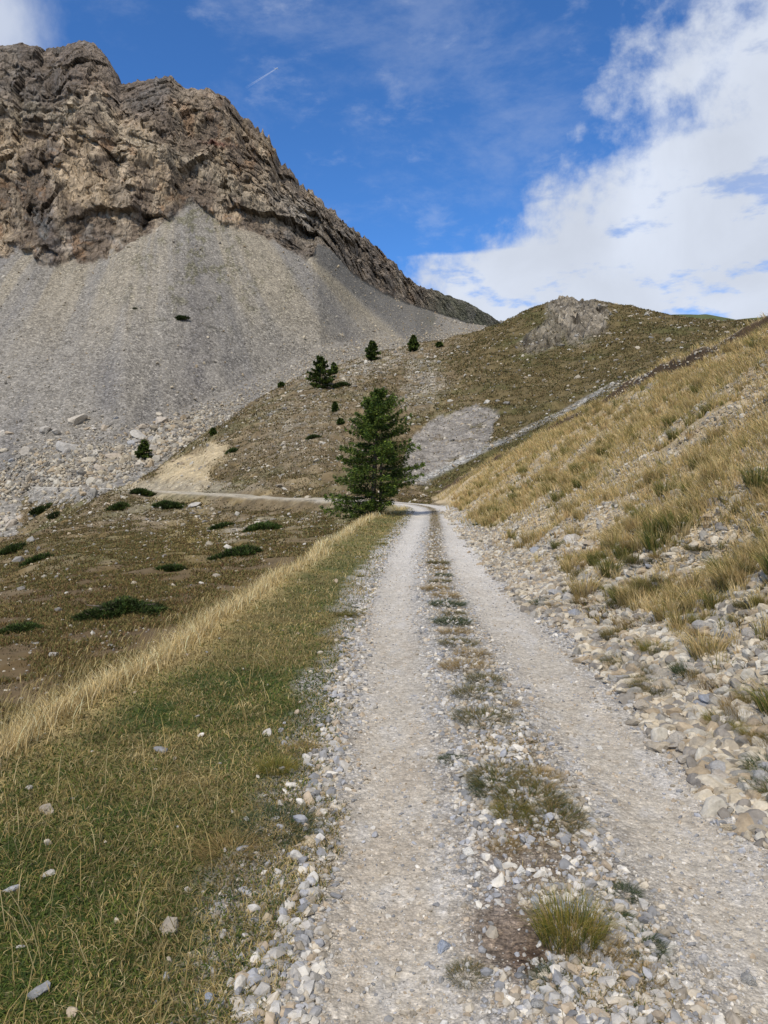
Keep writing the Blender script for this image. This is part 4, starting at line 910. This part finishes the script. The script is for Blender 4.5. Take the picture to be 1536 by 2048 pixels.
    link('crown', mesh_from('crown', V, Fc, M_NEEDLE, cc), root); return root
PX0 = 742
p = np.array([(PX0-CX)/F*34.5, 34.5, gsample([H], np.array([(PX0-CX)/F*34.5]), np.array([34.5]))[0][0]])
htree = (p[1]*(HY-780)/F+EYE)-p[2]
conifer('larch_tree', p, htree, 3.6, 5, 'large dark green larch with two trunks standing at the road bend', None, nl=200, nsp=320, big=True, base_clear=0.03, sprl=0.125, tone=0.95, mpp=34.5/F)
for i, (px, py, top, w, lb) in enumerate((
  (640, 777, 714, 54, 'broad dark conifer, second largest, on the stony slope'), (668, 748, 727, 15, 'small conifer just right of the broad dark conifer'),
  (745, 720, 683, 30, 'rounded conifer on the ridge, left of the slim one'), (827, 701, 671, 21, 'slim dark conifer on the ridge above the large larch'),
  (287, 918, 880, 32, 'lone pointed conifer at the edge of the scree'), (426, 871, 857, 14, 'tiny conifer on the crest right of the lone pointed one'),
  (670, 823, 804, 11, 'tiny conifer sapling on the slope left of the large larch'), (681, 848, 837, 14, 'round sapling below the tiny sapling left of the larch'),
  (879, 693, 685, 14, 'small round bush at the right end of the ridge trees'), (563, 773, 765, 12, 'small dark bush left of the broad conifer'),
  (425, 843, 836, 8, 'very small bush above the tiny conifer on the crest'))):
    q = mpick(px, py+2) if 'lone pointed' in lb and 'tiny' not in lb else pick(px, py+1); hgt = (py-top)/F*q[1]*1.03
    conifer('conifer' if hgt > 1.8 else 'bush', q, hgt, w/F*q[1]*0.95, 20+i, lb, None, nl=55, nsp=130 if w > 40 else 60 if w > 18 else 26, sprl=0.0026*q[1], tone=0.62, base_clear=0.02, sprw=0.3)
def shrub(px, py, w, h, seed, label, tone=1.0, P0=None, group=None):
    r = np.random.default_rng(seed); p = pick(px, py+h*0.3) if P0 is None else P0; rx = w/F*p[1]*0.5; hz_ = max(0.13, min(0.6, rx*0.32)); ry = rx*0.75 if h < 30 else rx*0.9
    n_ = int(np.clip(w*60, 500, 9000)); a = r.uniform(0, 6.283, n_); q = np.sqrt(r.uniform(0,1,n_)); lump = 0.80+0.17*np.sin(a*3+seed)+0.12*np.sin(a*5+seed*2)+0.45*fbm(np.cos(a)*3.5+seed, np.sin(a)*3.5, o=4, s=seed)
    q = np.where(r.uniform(0,1,n_) < 0.12, q*r.uniform(1.0,1.22,n_), q); gapn = fbm(np.cos(a)*q*2.6+seed*3, np.sin(a)*q*2.6, o=3, s=seed+5)
    x_, y_ = np.cos(a)*q*rx*lump, np.sin(a)*q*ry*lump
    gz = gsample([H], p[0]+x_, p[1]+y_)[0]-p[2] if P0 is None else 0*x_+y_*0.6
    zz = gz+hz_*np.sqrt(np.clip(1-q**2, 0.004, 1))*(0.6+0.55*fbm(x_*2.5/max(rx,0.5)*2, y_*2.5/max(rx,0.5)*2, o=3, s=seed))*r.uniform(0.6,1.02,n_)
    d_ = np.stack([np.cos(a)*q+r.normal(0,0.6,n_), np.sin(a)*q+r.normal(0,0.6,n_), r.uniform(0.2,1.2,n_)], -1); d_ /= np.linalg.norm(d_,axis=1)[:,None]
    pal = np.array([lin(62,80,34), lin(74,92,38), lin(50,66,30), lin(96,108,50), lin(70,62,40)])*tone
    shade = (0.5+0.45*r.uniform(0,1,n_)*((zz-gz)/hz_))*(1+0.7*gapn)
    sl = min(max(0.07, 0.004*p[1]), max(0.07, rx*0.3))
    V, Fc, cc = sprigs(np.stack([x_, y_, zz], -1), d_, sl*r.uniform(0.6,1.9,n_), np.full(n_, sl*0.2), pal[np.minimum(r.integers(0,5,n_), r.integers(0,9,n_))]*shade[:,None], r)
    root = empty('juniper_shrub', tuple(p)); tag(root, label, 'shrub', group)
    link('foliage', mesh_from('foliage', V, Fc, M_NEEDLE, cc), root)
    st = [tube([(0,0,-0.05),(math.cos(b)*rx*0.3, math.sin(b)*ry*0.3, hz_*0.4),(math.cos(b)*rx*0.7, math.sin(b)*ry*0.6, hz_*0.5)], [0.03,0.02,0.01], 4) for b in (0.3,1.7,3.1,4.4,5.5)]
    V, Fc = join(st); link('stem', mesh_from('stem', V, Fc, M_BARK), root); return root
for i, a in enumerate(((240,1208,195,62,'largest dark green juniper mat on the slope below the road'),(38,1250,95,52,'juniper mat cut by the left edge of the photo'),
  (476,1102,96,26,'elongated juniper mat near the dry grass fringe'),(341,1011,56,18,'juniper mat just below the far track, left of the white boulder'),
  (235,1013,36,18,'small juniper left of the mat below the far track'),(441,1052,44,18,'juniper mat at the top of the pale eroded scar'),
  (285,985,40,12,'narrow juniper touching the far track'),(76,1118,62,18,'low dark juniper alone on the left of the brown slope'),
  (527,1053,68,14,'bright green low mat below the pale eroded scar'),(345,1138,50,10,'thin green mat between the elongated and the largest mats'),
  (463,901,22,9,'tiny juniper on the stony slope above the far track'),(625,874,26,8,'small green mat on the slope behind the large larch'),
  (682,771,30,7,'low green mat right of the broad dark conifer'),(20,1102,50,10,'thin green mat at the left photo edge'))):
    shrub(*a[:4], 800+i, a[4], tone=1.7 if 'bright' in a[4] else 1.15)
for i, (px, py, w, lb) in enumerate(((362,638,26,'dark shrub alone high on the scree'),(270,618,9,'tiny shrub left of the high scree shrub'),(80,1030,44,'dark shrub among the boulders left of the brown slope'),(118,1036,34,'second shrub among the boulders, right of its neighbour'))):
    q = mpick(px, py); shrub(px, py, w, 9, 850+i, lb, 0.7, P0=q)
print('trees', time.time()-T0)

# ------------------------------------------------------------------ airliner with short vapour trail
def skypt(px, py, d): return np.array([(px-CX)/F*d, d, EYE+d*(HY-py)/F])
M_WHITE = simple_mat('white_paint', (0.8,0.8,0.8), (0.7,0.72,0.75), 2, 0.4)
DA = 5200.0; pa = skypt(553, 137, DA); pb = skypt(485, 180, DA+500); dirv = pa-pb; Ld = np.linalg.norm(dirv); dirv /= Ld
root = empty('airliner', tuple(pa)); tag(root, 'tiny white airliner high in the blue sky', 'airplane')
up = np.array([0,0,1.0]); sd = np.cross(dirv, up); sd /= np.linalg.norm(sd); up = np.cross(sd, dirv)
tv, tf = tube([dirv*t_ for t_ in (-20,-16,-6,8,15,19,20.5)], [0.4,1.4,2.4,2.4,2.2,1.2,0.2], 10); link('fuselage', mesh_from('fuselage', tv, tf, M_WHITE, smooth=True), root)
def slab(pts, th): 
    pts = np.array(pts); V = np.concatenate([pts+up*th, pts-up*th]); m_ = len(pts)
    return V, np.array([[0,1,2,3],[7,6,5,4]]+[[i, (i+1)%4, (i+1)%4+4, i+4] for i in range(4)])
for s_ in (-1, 1):
    v, f = slab([dirv*5, dirv*-1, sd*s_*19+dirv*-8, sd*s_*19+dirv*-6], 0.35); link('wing', mesh_from('wing', v, f, M_WHITE), root)
    v, f = slab([dirv*-15, dirv*-19, sd*s_*7+dirv*-21, sd*s_*7+dirv*-19.5], 0.25); link('tailplane', mesh_from('tailplane', v, f, M_WHITE), root)
V = np.array([dirv*-14, dirv*-19, dirv*-21+up*7, dirv*-19+up*7]); V = np.concatenate([V+sd*0.25, V-sd*0.25])
link('tail_fin', mesh_from('tail_fin', V, np.array([[0,1,2,3],[7,6,5,4]]+[[i,(i+1)%4,(i+1)%4+4,i+4] for i in range(4)]), M_WHITE), root)
m, nt = newmat('vapour'); a = N(nt, 'ShaderNodeAttribute', attribute_name='Col'); dfb = N(nt, 'ShaderNodeBsdfTranslucent'); dfb.inputs[0].default_value = (0.9,0.92,0.95,1)
tb = N(nt, 'ShaderNodeBsdfTransparent'); mx = N(nt, 'ShaderNodeMixShader'); nt.links.new(a.outputs['Fac'], mx.inputs[0]); nt.links.new(tb.outputs[0], mx.inputs[1]); nt.links.new(dfb.outputs[0], mx.inputs[2])
o_ = N(nt, 'ShaderNodeOutputMaterial'); nt.links.new(mx.outputs[0], o_.inputs[0])
ts = np.linspace(0, 1, 16); tv, tf = tube([-dirv*(24+Ld*0.9*t_) for t_ in ts], [3+6*t_ for t_ in ts], 8)
al = np.repeat(0.16*(1-ts)**0.9, 8); o = link('vapour_trail', mesh_from('vapour_trail', tv, tf, m, np.repeat(al[:,None], 3, 1), smooth=True)); o.location = tuple(pa)
tag(o, 'short faint vapour trail behind the tiny airliner', 'vapour trail')

# ------------------------------------------------------------------ sky, sun, camera
SUN_EL, SUN_AZ = math.radians(50), math.radians(208)      # azimuth clockwise from +Y: behind-right
wd = bpy.data.worlds.new('World'); bpy.context.scene.world = wd; wd.use_nodes = True; nt = wd.node_tree; nt.nodes.clear(); L = nt.links.new
sky = N(nt, 'ShaderNodeTexSky', sky_type='NISHITA'); sky.sun_disc = False; sky.sun_elevation = SUN_EL; sky.sun_rotation = SUN_AZ; sky.altitude = 2300; sky.dust_density = 0.3; sky.air_density = 1.0; sky.ozone_density = 2.0
tc = N(nt, 'ShaderNodeTexCoord'); sp_ = N(nt, 'ShaderNodeSeparateXYZ'); L(tc.outputs['Generated'], sp_.inputs[0])
az = math_n(nt, 'ARCTAN2', sp_.outputs[0], sp_.outputs[1]); el = math_n(nt, 'ARCSINE', sp_.outputs[2])
def noise_at(scale, det, ro_, vec=None, dist=0.0, stretch=None):
    nz = N(nt, 'ShaderNodeTexNoise'); nz.inputs['Scale'].default_value = scale; nz.inputs['Detail'].default_value = det; nz.inputs['Roughness'].default_value = ro_; nz.inputs['Distortion'].default_value = dist
    src = tc.outputs['Generated']
    if stretch:
        mp = N(nt, 'ShaderNodeMapping'); mp.inputs['Scale'].default_value = stretch[0]; mp.inputs['Rotation'].default_value = stretch[1]; L(src, mp.inputs[0]); src = mp.outputs[0]
    L(src, nz.inputs['Vector']); return nz.outputs[0]
# cloud bank edge: azimuth of the left edge of the cumulus as a function of elevation
cr = N(nt, 'ShaderNodeValToRGB'); e = cr.color_ramp
def azel(px, py): dx, dz = (px-CX)/F, (HY-py)/F; return math.atan2(dx, 1), math.asin(dz/math.sqrt(1+dx*dx+dz*dz))
pts = [(700,700),(690,610),(730,545),(760,512),(940,500),(1020,462),(1020,405),(1050,360),(1130,322),(1195,290),(1215,210),(1215,170),(1260,100),(1285,40),(1290,0)]
pts = sorted((azel(a_, b_)[1], azel(a_, b_)[0]) for a_, b_ in pts)
while len(e.elements) > 1: e.elements.remove(e.elements[-1])
for i, (el_, az_) in enumerate(pts):
    q = e.elements[0] if i == 0 else e.elements.new(el_); q.position = el_; g_ = az_+0.5; q.color = (g_, g_, g_, 1)
L(el, cr.inputs[0]); edge = math_n(nt, 'SUBTRACT', cr.outputs[0], 0.5)
nA = noise_at(7, 9, 0.62, dist=0.3); nB = noise_at(22, 8, 0.6)
dist_ = math_n(nt, 'SUBTRACT', az, edge)
field = math_n(nt, 'ADD', dist_, math_n(nt, 'ADD', math_n(nt, 'MULTIPLY', math_n(nt, 'SUBTRACT', nA, 0.5), 0.40), math_n(nt, 'MULTIPLY', math_n(nt, 'SUBTRACT', nB, 0.5), 0.30)))
cum = mr(nt, field, -0.04, 0.13, 0, 1, True)
# blue gaps
hole = mr(nt, noise_at(9, 6, 0.6, stretch=((1,1,2.6),(0,0.1,0.4))), 0.54, 0.68, 0, 0.8, True)
cum = math_n(nt, 'MULTIPLY', cum, math_n(nt, 'SUBTRACT', 1.0, math_n(nt, 'MULTIPLY', hole, mr(nt, el, 0.20, 0.42, 1.0, 0.5))))
# thin wisps
w1 = mr(nt, noise_at(4, 9, 0.66, dist=0.15, stretch=((1.0,1.0,2.0),(0.3,0.5,0.2))), 0.48, 0.74, 0, 0.20, True)
w2 = mr(nt, noise_at(11, 8, 0.64, dist=0.2, stretch=((1,1,2.2),(0.2,-0.4,0.3))), 0.54, 0.75, 0, 0.18, True)
wis = math_n(nt, 'ADD', w1, w2)
# bright puff in the upper left corner
a0, e0 = azel(-10, 30)
pd = math_n(nt, 'SQRT', math_n(nt, 'ADD', math_n(nt, 'POWER', math_n(nt, 'SUBTRACT', az, a0), 2.0), math_n(nt, 'POWER', math_n(nt, 'SUBTRACT', el, e0), 2.0)))
puff = mr(nt, math_n(nt, 'ADD', pd, math_n(nt, 'MULTIPLY', math_n(nt, 'SUBTRACT', nA, 0.5), 0.16)), 0.10, 0.0, 0, 0.85, True)
cm = math_n(nt, 'MAXIMUM', math_n(nt, 'MAXIMUM', cum, wis), puff, clamp=True)
# cloud tone
tone = mr(nt, noise_at(6, 7, 0.55, dist=0.4), 0.3, 0.7, 0.86, 1.06)
ct = N(nt, 'ShaderNodeCombineXYZ'); L(math_n(nt, 'MULTIPLY', tone, 7.0), ct.inputs[0]); L(math_n(nt, 'MULTIPLY', tone, 7.6), ct.inputs[1]); L(math_n(nt, 'MULTIPLY', tone, 8.8), ct.inputs[2])
tint = N(nt, 'ShaderNodeVectorMath', operation='MULTIPLY'); L(sky.outputs[0], tint.inputs[0]); tint.inputs[1].default_value = (0.66, 1.24, 1.84)
mx = N(nt, 'ShaderNodeMix', data_type='RGBA'); L(cm, mx.inputs['Factor']); L(tint.outputs[0], mx.inputs[6]); L(ct.outputs[0], mx.inputs[7])
bg = N(nt, 'ShaderNodeBackground'); bg.inputs['Strength'].default_value = 0.1; L(mx.outputs[2], bg.inputs[0]); ow = N(nt, 'ShaderNodeOutputWorld'); L(bg.outputs[0], ow.inputs[0])
sl = bpy.data.lights.new('sun', 'SUN'); sl.energy = 4.1; sl.angle = math.radians(4); sl.color = (1, 0.93, 0.81); so = bpy.data.objects.new('sun', sl); C.objects.link(so)
so.rotation_euler = (math.pi/2-SUN_EL, 0, math.pi-SUN_AZ)
cam = bpy.data.cameras.new('camera'); co = bpy.data.objects.new('camera', cam); C.objects.link(co); co.location = (0, 0, EYE); co.rotation_euler = (math.pi/2, 0, 0)
cam.lens = F/2048*36; cam.sensor_width = 36; cam.sensor_fit = 'AUTO'; cam.shift_y = -(1024-HY)/2048; cam.clip_start = 0.05; cam.clip_end = 40000
S = bpy.context.scene; S.camera = co; S.render.resolution_x = 768; S.render.resolution_y = 1024
S.view_settings.view_transform = 'Standard'; S.view_settings.look = 'None'; S.view_settings.exposure = 0; S.view_settings.gamma = 1
S.render.engine = 'CYCLES'; S.cycles.max_bounces = 5; S.cycles.diffuse_bounces = 3; S.cycles.transparent_max_bounces = 8
print('done', time.time()-T0)
